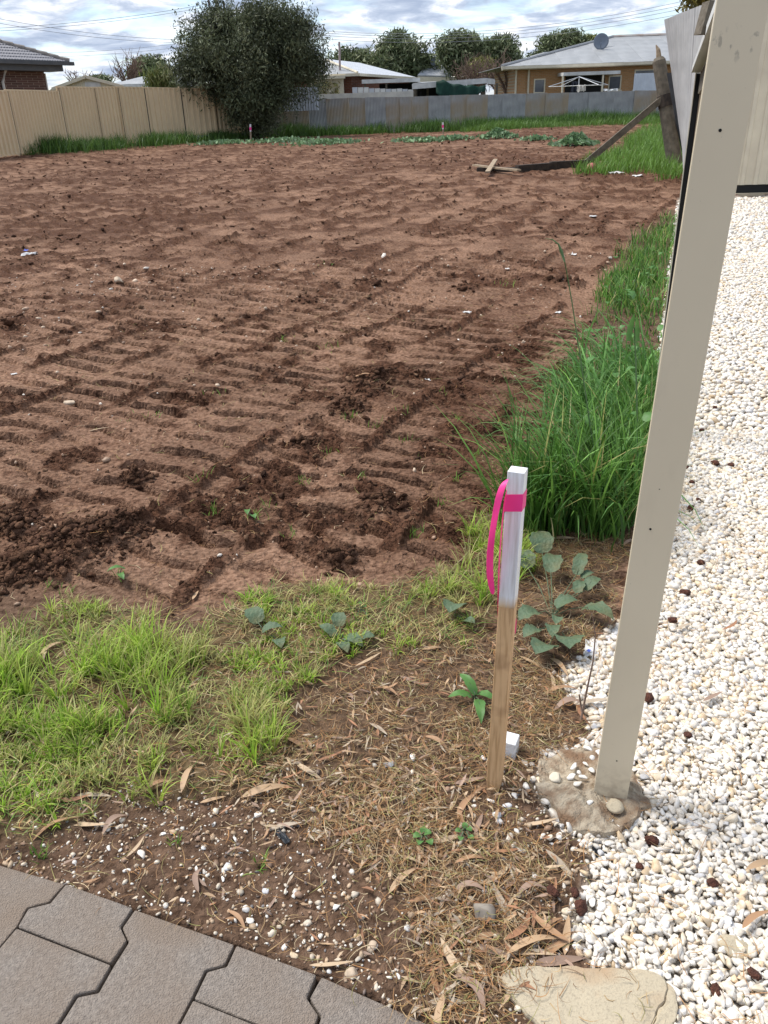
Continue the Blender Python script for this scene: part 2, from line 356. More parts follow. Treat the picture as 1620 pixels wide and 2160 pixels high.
M['wood'] = mat('stake_timber', (.46,.30,.16), (.33,.20,.10), 12, 6, .75, bump=.3, bscale=60)
def staged(name, base_c, streak_c, paint=None):
    mt = bpy.data.materials.new(name); mt.use_nodes = True; t = mt.node_tree; n = t.nodes; l = t.links; b = n['Principled BSDF']; b.inputs['Roughness'].default_value = .75
    co = n.new('ShaderNodeTexCoord'); mp = n.new('ShaderNodeMapping'); mp.inputs['Scale'].default_value = (140, 140, 5); l.new(co.outputs['Object'], mp.inputs[0])
    q = n.new('ShaderNodeTexNoise'); q.inputs['Detail'].default_value = 6; q.inputs['Scale'].default_value = 1; l.new(mp.outputs[0], q.inputs[0])
    r = n.new('ShaderNodeValToRGB'); r.color_ramp.elements[0].color = (*streak_c, 1); r.color_ramp.elements[1].color = (*base_c, 1); r.color_ramp.elements[0].position = .36; r.color_ramp.elements[1].position = .55; l.new(q.outputs[0], r.inputs[0])
    k = n.new('ShaderNodeTexNoise'); k.inputs['Scale'].default_value = 9; k.inputs['Detail'].default_value = 3; l.new(co.outputs['Object'], k.inputs[0])
    x = n.new('ShaderNodeMixRGB'); x.blend_type = 'MULTIPLY'; mr = n.new('ShaderNodeMapRange'); mr.inputs[1].default_value = .55; mr.inputs[2].default_value = .72; l.new(k.outputs[0], mr.inputs[0]); l.new(mr.outputs[0], x.inputs[0]); l.new(r.outputs[0], x.inputs[1]); x.inputs[2].default_value = (.45, .38, .33, 1); o = x.outputs[0]
    if paint:
        sp = n.new('ShaderNodeSeparateXYZ'); l.new(co.outputs['Object'], sp.inputs[0]); m2 = n.new('ShaderNodeMath'); m2.operation = 'MULTIPLY_ADD'; l.new(q.outputs[0], m2.inputs[0]); m2.inputs[1].default_value = -.02; l.new(sp.outputs[2], m2.inputs[2])
        r2_ = n.new('ShaderNodeMapRange'); r2_.inputs[1].default_value = -.008; r2_.inputs[2].default_value = .02; l.new(m2.outputs[0], r2_.inputs[0]); y = n.new('ShaderNodeMixRGB'); l.new(r2_.outputs[0], y.inputs[0]); l.new(o, y.inputs[1]); pn_ = n.new('ShaderNodeMixRGB'); pr = n.new('ShaderNodeMapRange'); pr.inputs[1].default_value = .40; pr.inputs[2].default_value = .72; l.new(q.outputs[0], pr.inputs[0]); l.new(pr.outputs[0], pn_.inputs[0]); pn_.inputs[1].default_value = (*paint, 1); pn_.inputs[2].default_value = (.58, .57, .55, 1); l.new(pn_.outputs[0], y.inputs[2]); o = y.outputs[0]
    l.new(o, b.inputs['Base Color']); bp = n.new('ShaderNodeBump'); bp.inputs['Strength'].default_value = .25; bp.inputs['Distance'].default_value = .002; l.new(q.outputs[0], bp.inputs['Height']); l.new(bp.outputs[0], b.inputs['Normal']); return mt
M['wood'] = staged('stake_grain', (.60,.385,.20), (.43,.26,.12)); M['wood_painted'] = staged('stake_painted', (.56,.38,.20), (.40,.25,.12), (.76,.78,.80))
M['white_paint'] = mat('white_paint', (.74,.76,.78), (.66,.67,.68), 22, 5, .55, bump=.2, bscale=80)
M['pink'] = mat('pink_tape', (1.0,.075,.36), rough=.45, trans=.25)
M['weather'] = mat('weathered_timber', (.17,.145,.11), (.10,.085,.065), 9, 7, .9, bump=.6, bscale=40)
M['charred'] = mat('charred_timber', (.035,.028,.024), (.06,.045,.035), 12, 6, .9, bump=.6, bscale=50)
M['pale_wood'] = mat('pale_timber', (.36,.28,.19), (.25,.19,.13), 14, 6, .85, bump=.4, bscale=50)
M['tan'] = mat('tan_steel', (.73,.57,.36), (.68,.53,.335), 1.2, 3, .5, spec=.35)
M['galv'] = mat('galvanised_steel', (.37,.375,.375), (.27,.275,.275), 2.2, 6, .55, metal=.25, spec=.4)
M['galv2'] = mat('stained_steel', (.36,.355,.345), (.27,.268,.26), 1.9, 6, .6, metal=.2, spec=.4, c3=(.36,.27,.16), s3=.9)
M['galv_new'] = mat('bright_steel', (.58,.62,.68), (.50,.54,.60), 2.5, 4, .4, metal=.3, spec=.5)
M['galv_dark'] = mat('dark_steel_sheet', (.10,.11,.12), (.07,.075,.085), 4, 5, .6, metal=.2)
M['roof_iron'] = mat('pale_iron_roof', (.34,.35,.355), (.27,.28,.285), 1.3, 5, .5, metal=.15, wave=('X', 4.2, .35), spec=.4)
M['roof_white'] = mat('white_iron_roof', (.50,.52,.55), (.43,.45,.48), 1.5, 4, .5, wave=('X', 3.0, .2))
M['tile'] = mat('grey_roof_tile', (.20,.20,.22), (.15,.15,.165), 5, 5, .6, bump=.2)
M['ridge'] = mat('brown_ridge_tile', (.27,.24,.21), (.20,.18,.16), 6, 5, .7)
M['gutter'] = mat('charcoal_gutter', (.09,.095,.10), (.07,.075,.08), 3, 3, .5)
M['cream_trim'] = mat('cream_trim', (.66,.60,.46), (.58,.52,.40), 4, 4, .6)
M['white_trim'] = mat('white_trim', (.62,.62,.60), (.48,.48,.46), 3, 5, .65)
M['glass'] = mat('window_glass', (.045,.055,.07), (.09,.10,.12), 1.5, 3, .08, spec=.6)
M['shade_in'] = mat('painted_shade', (.02,.02,.02), rough=.9)  # near-black colour painted as shade under roofs and in the garage gap
M['green_cloth'] = mat('green_shade_cloth', (.012,.05,.035), (.008,.03,.022), 3, 4, .85)
M['foliage'] = mat('tree_leaf', (.06,.08,.03), attr=True, rough=.6, spec=.25, trans=.2)
M['bark'] = mat('grey_bark', (.13,.105,.085), (.08,.065,.05), 10, 6, .95, bump=.6)
M['twig'] = mat('bare_twig', (.19,.13,.10), rough=.9)
M['weed'] = mat('glaucous_leaf', (.095,.145,.08), (.065,.10,.055), 30, 4, .55, spec=.35, bump=.4, bscale=90, trans=.12, c3=(.15,.16,.075), s3=18, contrast=(.45,.7))
M['weed_bright'] = mat('soft_green_leaf', (.11,.24,.06), (.08,.19,.05), 20, 4, .5, trans=.25)
M['gumleaf'] = mat('dry_gum_leaf', (.34,.22,.13), attr=True, rough=.6, spec=.3)
M['scoria'] = mat('red_scoria', (.13,.05,.032), (.06,.028,.02), 60, 5, .95, bump=1.0, bscale=140)
M['paper'] = mat('white_paper', (.62,.61,.58), (.52,.52,.52), 30, 3, .7)
M['blue_print'] = mat('blue_print', (.10,.16,.55), rough=.6)
M['plastic_black'] = mat('black_plastic', (.015,.018,.022), rough=.4)
M['foil'] = mat('crushed_foil', (.6,.6,.6), (.3,.3,.3), 40, 3, .3, metal=.7)
M['wire'] = mat('power_wire', (.22,.23,.25), rough=.6)
M['dish'] = mat('grey_dish', (.16,.19,.23), rough=.5)
M['hoist'] = mat('hoist_steel', (.55,.56,.57), rough=.4, metal=.4)
M['cloth_w'] = mat('pale_cloth', (.62,.58,.52), rough=.9)
M['cloth_d'] = mat('dark_cloth', (.03,.035,.05), rough=.9)
def brick(name, c1, c2, mortar, sc, offset=(0, 0, 0)):
    mt = bpy.data.materials.new(name); mt.use_nodes = True; t = mt.node_tree; n = t.nodes; l = t.links; b = n['Principled BSDF']
    co = n.new('ShaderNodeTexCoord'); mp = n.new('ShaderNodeMapping'); mp.inputs['Rotation'].default_value = (R_(90), 0, 0); l.new(co.outputs['Object'], mp.inputs[0])
    br = n.new('ShaderNodeTexBrick'); br.inputs['Color1'].default_value = (*c1, 1); br.inputs['Color2'].default_value = (*c2, 1); br.inputs['Mortar'].default_value = (*mortar, 1)
    br.inputs['Scale'].default_value = 1; br.inputs['Brick Width'].default_value = .24; br.inputs['Row Height'].default_value = .086; br.inputs['Mortar Size'].default_value = .008
    l.new(mp.outputs[0], br.inputs[0]); l.new(br.outputs[0], b.inputs['Base Color']); b.inputs['Roughness'].default_value = .9
    bp = n.new('ShaderNodeBump'); bp.inputs['Distance'].default_value = .01; bp.invert = True; l.new(br.outputs['Fac'], bp.inputs['Height']); l.new(bp.outputs[0], b.inputs['Normal']); return mt
M['brick_brown'] = brick('brown_brick', (.105,.055,.045), (.065,.035,.03), (.20,.155,.13), 1)
M['brick_red'] = brick('red_brick', (.24,.085,.05), (.19,.065,.04), (.24,.19,.15), 1)
M['brick_orange'] = brick('orange_brick', (.46,.245,.11), (.40,.21,.09), (.42,.32,.2), 1)
#PART2
# ================================================================== GROUND
r1 = np.random.default_rng(11)
def build_ground():
    cx, cy = 0.0, 0.15
    rad = np.concatenate([np.linspace(.05, .55, 8), np.geomspace(.6, 2.0, 150)[:-1], np.geomspace(2.0, 6.5, 400)[:-1], np.geomspace(6.5, 56, 270), np.geomspace(60, 700, 14)])
    half = R_(58)
    ang = np.concatenate([np.linspace(-half, half, 530), np.linspace(half, 2*math.pi-half, 42)[1:-1]])
    nr, na = len(rad), len(ang)
    RR, AA = np.meshgrid(rad, ang, indexing='ij')
    x = (cx + RR*np.sin(AA)).ravel(); y = (cy + RR*np.cos(AA)).ravel()
    z, lawn, dry, grav, pave, tall, dirt, loose, verge = ground_z(x, y, True)
    n1 = fbm(x, y, 3, 4, 91)[:, None]; n2 = fbm(x, y, 16, 3, 95)[:, None]; n3 = fbm(x, y, .5, 3, 99)[:, None]
    c = np.array([.345,.207,.136])*(.70+.5*n1)*(.78+.44*n2) * (1 - .12*n3)
    damp = (sst(.9, .1, np.abs(x - (.05+.155*y) - .5*(fbm(x, y, .6, 3, 88)-.5)))*sst(9, 5, y)*sst(.30, .55, fbm(x, y, 1.3, 3, 89)))[:, None]
    wet = np.clip(loose[:, None]*1.2*(.3+1.3*n2) + .30*sst(.5, .75, n3) + .35*sst(.58, .68, n2) + (.55*sst(.46, .60, fbm(x, y, 2.6, 4, 93))*sst(5, 11, y))[:, None] + .6*damp, 0, 1)
    c = c*(1-wet) + np.array([.118,.058,.034])*wet
    vc = np.array([.15,.094,.062])*(.7+.6*n2)
    c = c*(1-verge[:, None]) + vc*verge[:, None]
    lw = (lawn*.6)[:, None]; c = c*(1-lw) + np.array([.17,.13,.06])*lw
    dr = (dry*.5)[:, None]; c = c*(1-dr) + np.array([.15,.10,.06])*dr
    c = c*(1-grav[:, None]) + np.array([.70,.64,.55])*(.8+.4*n2)*grav[:, None]
    c = c*(1-pave[:, None]) + np.array([.075,.052,.038])*(.6+.8*n2)*pave[:, None]
    bey = (np.maximum(sst(46, 48, y), sst(-13.5, -14.5, x)))[:, None]; c = c*(1-bey) + np.array([.09,.10,.045])*bey
    i = np.arange(nr-1)[:, None]*na + np.arange(na)[None]; j = np.arange(nr-1)[:, None]*na + (np.arange(na)[None]+1) % na
    F = np.stack([i, i+na, j+na, j], -1).reshape(-1, 4)[:, ::-1]
    V = np.stack([x, y, z], -1)
    o = mesh('ground', V, F, M['soil'], col=c); tag(o, kind='structure')
    sm_ = np.maximum(verge, np.maximum(grav, pave)); o.data.polygons.foreach_set('use_smooth', (sm_[F[:, 0]] > .5) | (np.hypot(x, y)[F[:, 0]] > 50))
    return o
ground = build_ground()

# ---------- paving
paving = bpy.data.objects.new('paving', None); COL.objects.link(paving); paving.location = (-.5, .8, 0); ORG[paving] = np.array([-.5, .8, 0.]); tag(paving, kind='structure')
PV = {
 'A': [(-520,1673),(138,1866),(117,1889),(104,1904),(58,1916),(37,1955),(0,1999),(-55,2072),(-560,1865)],
 'B': [(140,1867),(281,1917),(254,1957),(268,1986),(234,2034),(38,1957),(60,1919),(107,1907),(120,1891)],
 'C': [(36,1960),(235,2038),(204,2091),(161,2100),(122,2162),(92,2215),(-105,2128),(-52,2074),(2,2000)],
 'D': [(285,1919),(495,1993),(474,2036),(433,2047),(404,2108),(375,2165),(330,2250),(95,2218),(125,2166),(164,2104),(208,2095),(239,2040),(272,1988),(258,1958)],
 'E': [(499,1995),(668,2057),(647,2106),(672,2143),(650,2205),(409,2109),(437,2051),(478,2040)],
 'F': [(408,2113),(648,2209),(610,2300),(560,2330),(335,2252),(379,2168)],
 'H': [(678,2061),(890,2155),(1010,2215),(960,2330),(700,2235),(655,2208),(678,2145),(653,2106)],
 'I': [(-110,2132),(88,2219),(30,2330),(-240,2240)],
 'J': [(655,2213),(955,2335),(900,2460),(615,2305)],
 'K': [(92,2222),(328,2254),(270,2380),(36,2332)],
}
for kx, pl in PV.items():
    poly = gp(pl); cen = poly.mean(0)
    poly = cen + (poly-cen)*.996
    if np.sum(poly[:, 0]*np.roll(poly[:, 1], -1) - np.roll(poly[:, 0], -1)*poly[:, 1]) < 0: poly = poly[::-1]
    dz = r1.uniform(-.002, .003)
    b = MB().prism([tuple(p) for p in poly], -.06, .004+dz); o = b.build('paver', M['paver'], paving)
    bv = o.modifiers.new('bevel', 'BEVEL'); bv.width = .0035; bv.segments = 2
# ---------- gravel
PEB1 = protos(1, 36, 10, .04, r1, (.34, .66)); PEB0 = protos(0, 24, 2, .42, r1)
WH = [(.77,.735,.675),(.75,.72,.67),(.76,.70,.61),(.76,.67,.53),(.68,.54,.37),(.62,.62,.63),(.74,.63,.50)]
PW = [.34,.24,.16,.12,.05,.04,.05]
def scatter_grid(x0, x1, y0, y1, step, r):
    gx = np.arange(x0, x1, step); gy = np.arange(y0, y1, step); X, Y = np.meshgrid(gx, gy)
    X = X.ravel() + r.uniform(-.5, .5, X.size)*step; Y = Y.ravel() + r.uniform(-.5, .5, Y.size)*step; return X, Y
parts = []
for lay, (st, s0, s1, zz) in enumerate([(.0118, .0070, .0100, -.010), (.0135, .0066, .0118, -.003)]):
    X, Y = scatter_grid(.2, 2.5, .45, 3.7, st*(1.06 if lay else 1.12), r1); g = sdist(GRAV, X, Y) + (fbm(X, Y, 6, 3, 51)-.5)*.07 + r1.normal(0, .012, X.size)
    k = (g > 0) & (X < .40 + .60*Y) & (r1.random(X.size) < np.clip(1.25-.18*Y, .62, 1)); X, Y = X[k], Y[k]; n = len(X)
    sz = r1.uniform(s0, s1, n)*np.where(r1.random(n) < .1, 1.4, 1)*(1+.13*np.clip(Y-1.4, 0, 3))
    C = np.stack([X, Y, zz + .006*(fbm(X, Y, 4, 2, 7)) + r1.uniform(-.003, .004, n)], -1); cp = pick(WH, n, r1, PW, .07)
    hi_ = (Y < 1.62) & (X < 1.05) & (lay == 1); lo_ = ~hi_
    if hi_.any(): parts.append(rocks(C[hi_], sz[hi_]*1.22, cp[hi_], PEB1, r1))
    parts.append(rocks(C[lo_], sz[lo_]*1.06, cp[lo_], PEB0, r1))
X, Y = scatter_grid(.9, 5.6, 3.65, 8.5, .0265, r1); g = sdist(GRAV, X, Y); k = (g > -.02) & (X < .5*Y + .8); X, Y = X[k], Y[k]; n = len(X)
C = np.stack([X, Y, r1.uniform(-.014, .0, n)], -1); parts.append(rocks(C, r1.uniform(.014, .021, n), pick(WH, n, r1, PW, .07), PEB0, r1))
X, Y = scatter_grid(2.6, 8, 8.4, 13.3, .05, r1); g = sdist(GRAV, X, Y); k = (g > -.02) & (X < .5*Y + 1.0); X, Y = X[k], Y[k]; n = len(X)
C = np.stack([X, Y, r1.uniform(-.02, -.004, n)], -1); parts.append(rocks(C, r1.uniform(.02, .034, n), pick(WH, n, r1, PW, .07), PEB0, r1))
V, F, Cc = merge(parts); o = mesh('white_gravel', V, F, M['pebble'], col=Cc); tag(o, 'bed of white and cream quartz gravel covering the driveway', 'gravel', kind='stuff')
# small stones in the dirt, too small to pick apart
def scat(n, box, r, zone):
    X = r.uniform(box[0], box[1], n); Y = r.uniform(box[2], box[3], n); z, lawn, dry, grav, pave, tall, dirt, loose, verge = ground_z(X, Y, True)
    pr = zone(X, Y, lawn, dry, grav, pave, tall, dirt, loose); k = r.random(n) < pr; return X[k], Y[k], z[k]
X, Y, z = scat(13000, (-1.3, .6, .85, 1.75), r1, lambda X, Y, la, dr, gr, pa, ta, di, lo: np.clip((1-pa)*(1-gr)*(1-la*.9)*(1-dr*.6)*sst(1.75, 1.35, Y+.25*X)*(.5+.8*vn(X*9, Y*9, 3)), 0, 1))
n = len(X); GC = [(.62,.55,.45),(.45,.33,.22),(.30,.20,.14),(.75,.72,.66),(.16,.12,.10),(.20,.19,.19),(.50,.38,.26)]
sz = np.clip(r1.lognormal(math.log(.0027), .5, n), .0012, .009)
V, F, Cc = rocks(np.stack([X, Y, z+sz*.3], -1), sz, pick(GC, n, r1, [.26,.2,.16,.14,.08,.06,.10]), PEB0, r1)
o = mesh('grit', V, F, M['pebble'], col=Cc); tag(o, 'fine grit and tiny stones strewn over the bare dirt beside the paving', 'grit', kind='stuff')
X, Y, z = scat(9000, (-4, 2.4, 2.2, 9), r1, lambda X, Y, la, dr, gr, pa, ta, di, lo: (1-gr)*(1-la)*(1-ta)*np.clip(.10+.9*vn(X*1.3, Y*1.3, 5)**2, 0, 1)*.55)
n = len(X); sz = np.clip(r1.lognormal(math.log(.0042), .55, n), .002, .02)*(.7+.13*Y)
V, F, Cc = rocks(np.stack([X, Y, z+sz*.2], -1), sz, pick([(.42,.29,.20),(.55,.43,.32),(.34,.22,.15),(.70,.65,.58)], n, r1, [.4,.25,.27,.08]), PEB0, r1)
o = mesh('soil_stones', V, F, M['pebble'], col=Cc); tag(o, 'small tan stones and dry crumbs strewn over the tilled soil', 'stones', kind='stuff')
# loose pebbles one can count
peb_src = []
for k in range(8):
    Vp = PEB1[0][k]*np.array([1.1, .85, .62])*.62
    o = mesh('white_pebble', Vp*.02, PEB1[1], None, smooth=False, mats=[mat('loose_pebble', WH[[0,1,2,3,0,4,5,1][k]], tuple(.8*c for c in WH[[0,1,2,3,0,4,5,1][k]]), 40, 3, .55)]); peb_src.append(o)
pspots = [(495,1770),(430,1790),(300,1804),(455,1715),(545,1720),(590,1690),(480,1830),(385,1900),(470,1855),(520,1920),(527,1945),(655,1905),(600,1998),(620,2015),(625,1885),(710,1915),(760,1990),(695,2050),(705,1850),(1000,1690),(1020,1600),(1015,1570),(1125,1645),(1085,1680),(1035,1690),(1055,1735),(1075,1770),(1100,1730),(1110,1660),(1118,1625),(1150,1590),(1165,1600),(1098,1795),(1128,1850),(1130,1990),(1092,2130),(1000,1700),(1112,1690),(1048,1720),(870,1600),(840,2060),(860,1960),(905,1990),(740,1800),(1022,1880),(1175,1990),(1240,2010),(15,1960),(268,1838),(158,1820),(790,1995),(1140,1630),(1180,1765),(1010,1760),(1070,1700),(1090,1755),(1145,1765),(1165,1780),(1108,1612),(1160,1770),(1187,1752),(640,1950),(560,1880),(345,1760),(230,1790)]
for i, p in enumerate(pspots):
    q = GS(*p); s = peb_src[i % 8] if i < 8 else dupe(peb_src[i % 8], 'white_pebble', (0, 0, 0))
    s.location = (q[0], q[1], q[2]-.0025); s.rotation_euler = (0, 0, r1.uniform(0, 6)); s.scale = (r1.uniform(.55, 1.15),)*3
    tag(s, 'small pale loose pebble lying on the brown dirt', 'pebble', 'loose pale pebbles on the dirt')
# ---------- soil clods
def clods(n, box, s0, s1, zone, lev, r, sink=.3):
    X, Y, z = scat(n, box, r, zone); m_ = len(X); sz = np.clip(r.lognormal(math.log(s0), .5, m_), s0*.4, s1)
    return rocks(np.stack([X, Y, z + sz*(.5-sink)], -1), sz, pick([(.12,.064,.04),(.16,.09,.055),(.24,.145,.09),(.085,.046,.03)], m_, r), protos(lev, 16, 2, 1.2, r), r, flat=(.4, .75, 1))
zl = lambda X, Y, la, dr, gr, pa, ta, di, lo: (1-pa)*(1-gr)*(1-la)*(1-np.maximum(dr, di))*(lo**1.3*.95+.05)
parts = [clods(26000, (-3, 2.2, 1.9, 5), .0048, .024, zl, 0, r1), clods(16000, (-6, 3.5, 4.5, 11), .0075, .03, zl, 0, r1), clods(9000, (-13, 7, 10, 24), .014, .042, zl, 0, r1), clods(5000, (-13, 12, 22, 44), .022, .055, zl, 0, r1)]
for p, sg, hh in LG[:16]:
    n = (int(560*sg/.12) if p[0] < -1.0 else 220) if p[1] < 5 else 45
    X = r1.normal(p[0], sg*.55, n); Y = r1.normal(p[1], sg*.55, n); sz = np.clip(r1.lognormal(math.log(.0062), .62, n), .002, .024)*(1 if p[1] < 5 else 1.6)
    parts.append(rocks(np.stack([X, Y, ground_z(X, Y)+sz*.25], -1), sz, pick([(.115,.06,.038),(.15,.082,.05)], n, r1), protos(0, 24, 2, 1.25, r1), r1, flat=(.5, .8, 1)))
V, F, Cc = merge(parts); print('clod tris', len(F))
o = mesh('soil_clods', V, F, M['clod'], col=Cc); tag(o, 'crumbly clods of turned red brown soil over the field', 'soil', kind='stuff')

# ================================================================== GRASS AND LITTER
GR = [(.10,.20,.025),(.13,.25,.035),(.17,.28,.05),(.075,.155,.02)]; YL = [(.42,.38,.14),(.50,.43,.20),(.34,.34,.10)]; ST = [(.31,.19,.085),(.38,.265,.135),(.25,.135,.06),(.46,.37,.23),(.34,.175,.07)]
def field(n, box, zone, r): return scat(n, box, r, zone)
def tuftfield(x, y, f, s): return np.clip((fbm(x, y, f, 3, s)-.38)*4, 0, 1)
r2 = np.random.default_rng(23); parts = []
# lawn, blades fanning out of tufts
X, Y, z = field(7800, (-2.0, .85, 1.25, 3.2), lambda X, Y, la, dr, gr, pa, ta, di, lo: la*(1-pa)*(.09+.91*tuftfield(X, Y, 6, 301))*np.where((X < -.25) & (Y < 2.3), 1, .72), r2); nt_ = len(X)
per = r2.integers(6, 24, nt_); ix = np.repeat(np.arange(nt_), per); n = len(ix); vig = np.clip((fbm(X, Y, 2.6, 3, 311)-.3)*2.4, .15, 1.2)*r2.uniform(.5, 1.35, nt_)
a_ = r2.uniform(0, 6.283, n); rr_ = np.abs(r2.normal(0, .011, n)); tb = pick([(.17,.32,.022),(.24,.41,.035),(.32,.49,.055),(.40,.53,.08)], nt_, r2, jit=.15); yel = (r2.random(nt_) < .16 + .5*sst(.5, .62, fbm(X, Y, 3.5, 2, 305)))
tb = np.where(yel[:, None], pick([(.36,.38,.12),(.44,.40,.17)], nt_, r2), tb)
cc_ = np.where((r2.random(n) < .14)[:, None], pick(YL, n, r2), tb[ix]*(1+r2.normal(0, .15, (n, 1))))
parts.append(blades(np.stack([X[ix]+np.cos(a_)*rr_, Y[ix]+np.sin(a_)*rr_, z[ix]-.002], -1), a_+r2.normal(0, .5, n), r2.uniform(.05, .55, n), r2.uniform(.3, 1.8, n), (.026+.095*vig[ix])*r2.uniform(.5, 1.25, n), r2.uniform(.0028, .0062, n), cc_, r2, seg=4, curl=r2.normal(0, .35, n), tip=pick([(.36,.44,.09)], n, r2)))
# flattened yellowish blades
X, Y, z = field(26000, (-2.0, .9, 1.25, 3.3), lambda X, Y, la, dr, gr, pa, ta, di, lo: np.clip(la+.25*ta, 0, 1)*(1-pa)*(1-gr)*(.3+.7*tuftfield(X, Y, 4, 321)), r2); n = len(X)
parts.append(blades(np.stack([X, Y, z+.006], -1), r2.normal(.6, 1.6, n), r2.uniform(.9, 1.45, n), r2.uniform(0, .6, n), r2.uniform(.03, .09, n), r2.uniform(.0018, .0035, n), np.where((r2.random(n) < .6)[:, None], pick(YL, n, r2), pick(GR, n, r2)), r2, curl=r2.normal(0, .9, n), floor=z+.004))
# isolated sprouts in the soil
for (px, py) in [(470,830),(320,880),(600,718),(700,735),(265,890),(375,870),(690,560),(1060,600),(450,1080),(560,1070),(545,1090),(250,1215),(740,880),(800,900),(850,870),(920,835),(960,880),(1040,760),(610,1130),(640,1020),(860,930),(90,1815),(370,1775),(80,1800),(890,1770),(545,1830),(100,1240),(140,1250),(230,1020),(420,1010),(690,960),(760,1010),(960,1010),(1000,960),(880,980),(930,1060),(870,1130)]:
    q = GS(px, py); n = int(r2.integers(6, 16)); s = .03*q[1]/3
    parts.append(blades(q + np.stack([r2.normal(0, s*.7, n), r2.normal(0, s*.7, n), np.zeros(n)-.003], -1), r2.uniform(0, 6.28, n), r2.uniform(.1, .8, n), r2.uniform(.2, 1.2, n), r2.uniform(.5, 1.3, n)*(.035+.004*q[1]), np.full(n, .0028+.0004*q[1]), pick(GR, n, r2)*1.3, r2))
V, F, Cc = merge(parts); o = mesh('lawn_grass', V, F, M['grass'], col=Cc); tag(o, 'patchy short green and yellow grass at the near edge of the field', 'grass', kind='stuff'); print('lawn', len(F))
# tall rank grass along the boundary
parts = []
tz = lambda X, Y, la, dr, gr, pa, ta, di, lo: ta*(1-gr)*(.10+.90*tuftfield(X, Y, 3.0, 331))*np.where(np.abs(Y-5.6) < .55, .35, 1)
q3 = [field(36000, (.3, 1.75, 2.15, 4.6), tz, r2), field(16000, (.8, 3.0, 4.5, 7.6), tz, r2), field(10000, (1.8, 4.6, 7.4, 11.5), tz, r2)]
X, Y, z = (np.concatenate([q[k] for q in q3]) for k in range(3)); n = len(X)
nearb = sst(4.3, 3.0, Y)*sst(2.45, 2.8, Y)
hgt = (.07 + .20*fbm(X, Y, 1.4, 2, 341) + .30*nearb)*(1-.35*sst(4.2, 5.2, Y)*sst(6.2, 5.4, Y))*r2.uniform(.45, 1.25, n)
parts.append(blades(np.stack([X, Y, z], -1), np.where(r2.random(n) < .35, r2.normal(3.5, 1.0, n), r2.uniform(0, 6.283, n)), r2.uniform(.02, .42, n), r2.uniform(.3, 1.7, n), hgt, r2.uniform(.005, .013, n), np.where((r2.random(n) < .07)[:, None], pick(YL, n, r2), pick([(.08,.185,.03),(.115,.25,.042),(.055,.14,.02),(.16,.31,.06)], n, r2, jit=.3)), r2, seg=4))
# second patch far along the boundary
n = 1100; X = r2.uniform(.62, 1.6, n); Y = r2.uniform(2.6, 4.8, n); k = sdist(TALL, X, Y) > .02; X, Y = X[k], Y[k]; n = len(X); z = ground_z(X, Y)
parts.append(blades(np.stack([X, Y, z], -1), r2.normal(3.4, 1.1, n), r2.uniform(.0, .4, n), r2.uniform(.8, 2.6, n), r2.uniform(.28, .62, n), r2.uniform(.010, .017, n), pick([(.11,.25,.06),(.085,.20,.045),(.15,.31,.08)], n, r2), r2, seg=6))
V, F, Cc = merge(parts); o = mesh('tall_grass', V, F, M['grass'], col=Cc); tag(o, 'rank tall green grass along the boundary left of the cream post', 'grass', kind='stuff'); print('tall', len(F))
# fence-foot grass, far
parts = []
def strip(P0, P1, wd, n, h0, h1, r, cols=GR, side=1):
    P0 = np.array(P0[:2], float); P1 = np.array(P1[:2], float); d = P1-P0; l = np.linalg.norm(d); d /= l; nn = np.array([d[1], -d[0]])*side
    t = r.uniform(0, l, n); s = np.abs(r.normal(0, .45, n))*wd; k = (fbm(t, t*0, .5, 3, 351) + fbm(t, s, 1.7, 2, 355))*.5 > r.uniform(.25, .6, n)
    t, s = t[k], s[k]; X = P0[0]+d[0]*t+nn[0]*s; Y = P0[1]+d[1]*t+nn[1]*s; m_ = len(X)
    hg = (h0 + (h1-h0)*fbm(t, s, .6, 2, 361))*r.uniform(.5, 1.3, m_)
    return blades(np.stack([X, Y, ground_z(X, Y)], -1), r.uniform(0, 6.28, m_), r.uniform(.05, .5, m_), r.uniform(.2, 1.3, m_), hg, r.uniform(.015, .03, m_), pick(cols, m_, r), r)
DG = [(.055,.12,.02),(.075,.155,.028),(.10,.19,.035),(.045,.10,.018)]
parts.append(strip((-12.9, 32), (-9.2, 43.2), 1.3, 9000, .25, .75, r2, DG)); parts.append(strip((-9.2, 43.2), (-6, 45.6), 1.3, 4000, .2, .6, r2, DG))
parts.append(strip((-6, 46.8), (15, 46.8), 1.6, 22000, .25, .8, r2, DG)); parts.append(strip((4.5, 45.6), (15, 45.2), 2.4, 9000, .15, .5, r2, [(.09,.18,.03),(.12,.22,.04)]))
BRT = [(.12,.24,.035),(.15,.29,.05),(.10,.20,.03)]
RG = gp([(1250,372),(1275,335),(1340,300),(1350,280),(1430,262),(1445,300),(1448,400),(1400,395),(1330,372)])
X = r2.uniform(4, 15, 90000); Y = r2.uniform(16, 45, 90000); k = sdist(RG, X, Y) + (fbm(X, Y, .7, 3, 371)-.5)*2.2 > 0; k &= r2.random(90000) < np.clip(16/(Y-8), .25, 1); X, Y = X[k], Y[k]; n = len(X)
parts.append(blades(np.stack([X, Y, ground_z(X, Y)], -1), r2.uniform(0, 6.28, n), r2.uniform(.05, .5, n), r2.uniform(.2, 1.3, n), r2.uniform(.12, .38, n), r2.uniform(.010, .022, n), pick(BRT, n, r2), r2))
V, F, Cc = merge(parts); o = mesh('fence_grass', V, F, M['grass'], col=Cc); tag(o, 'green grass growing along the foot of the far fences', 'grass', kind='stuff'); print('fence grass', len(F))
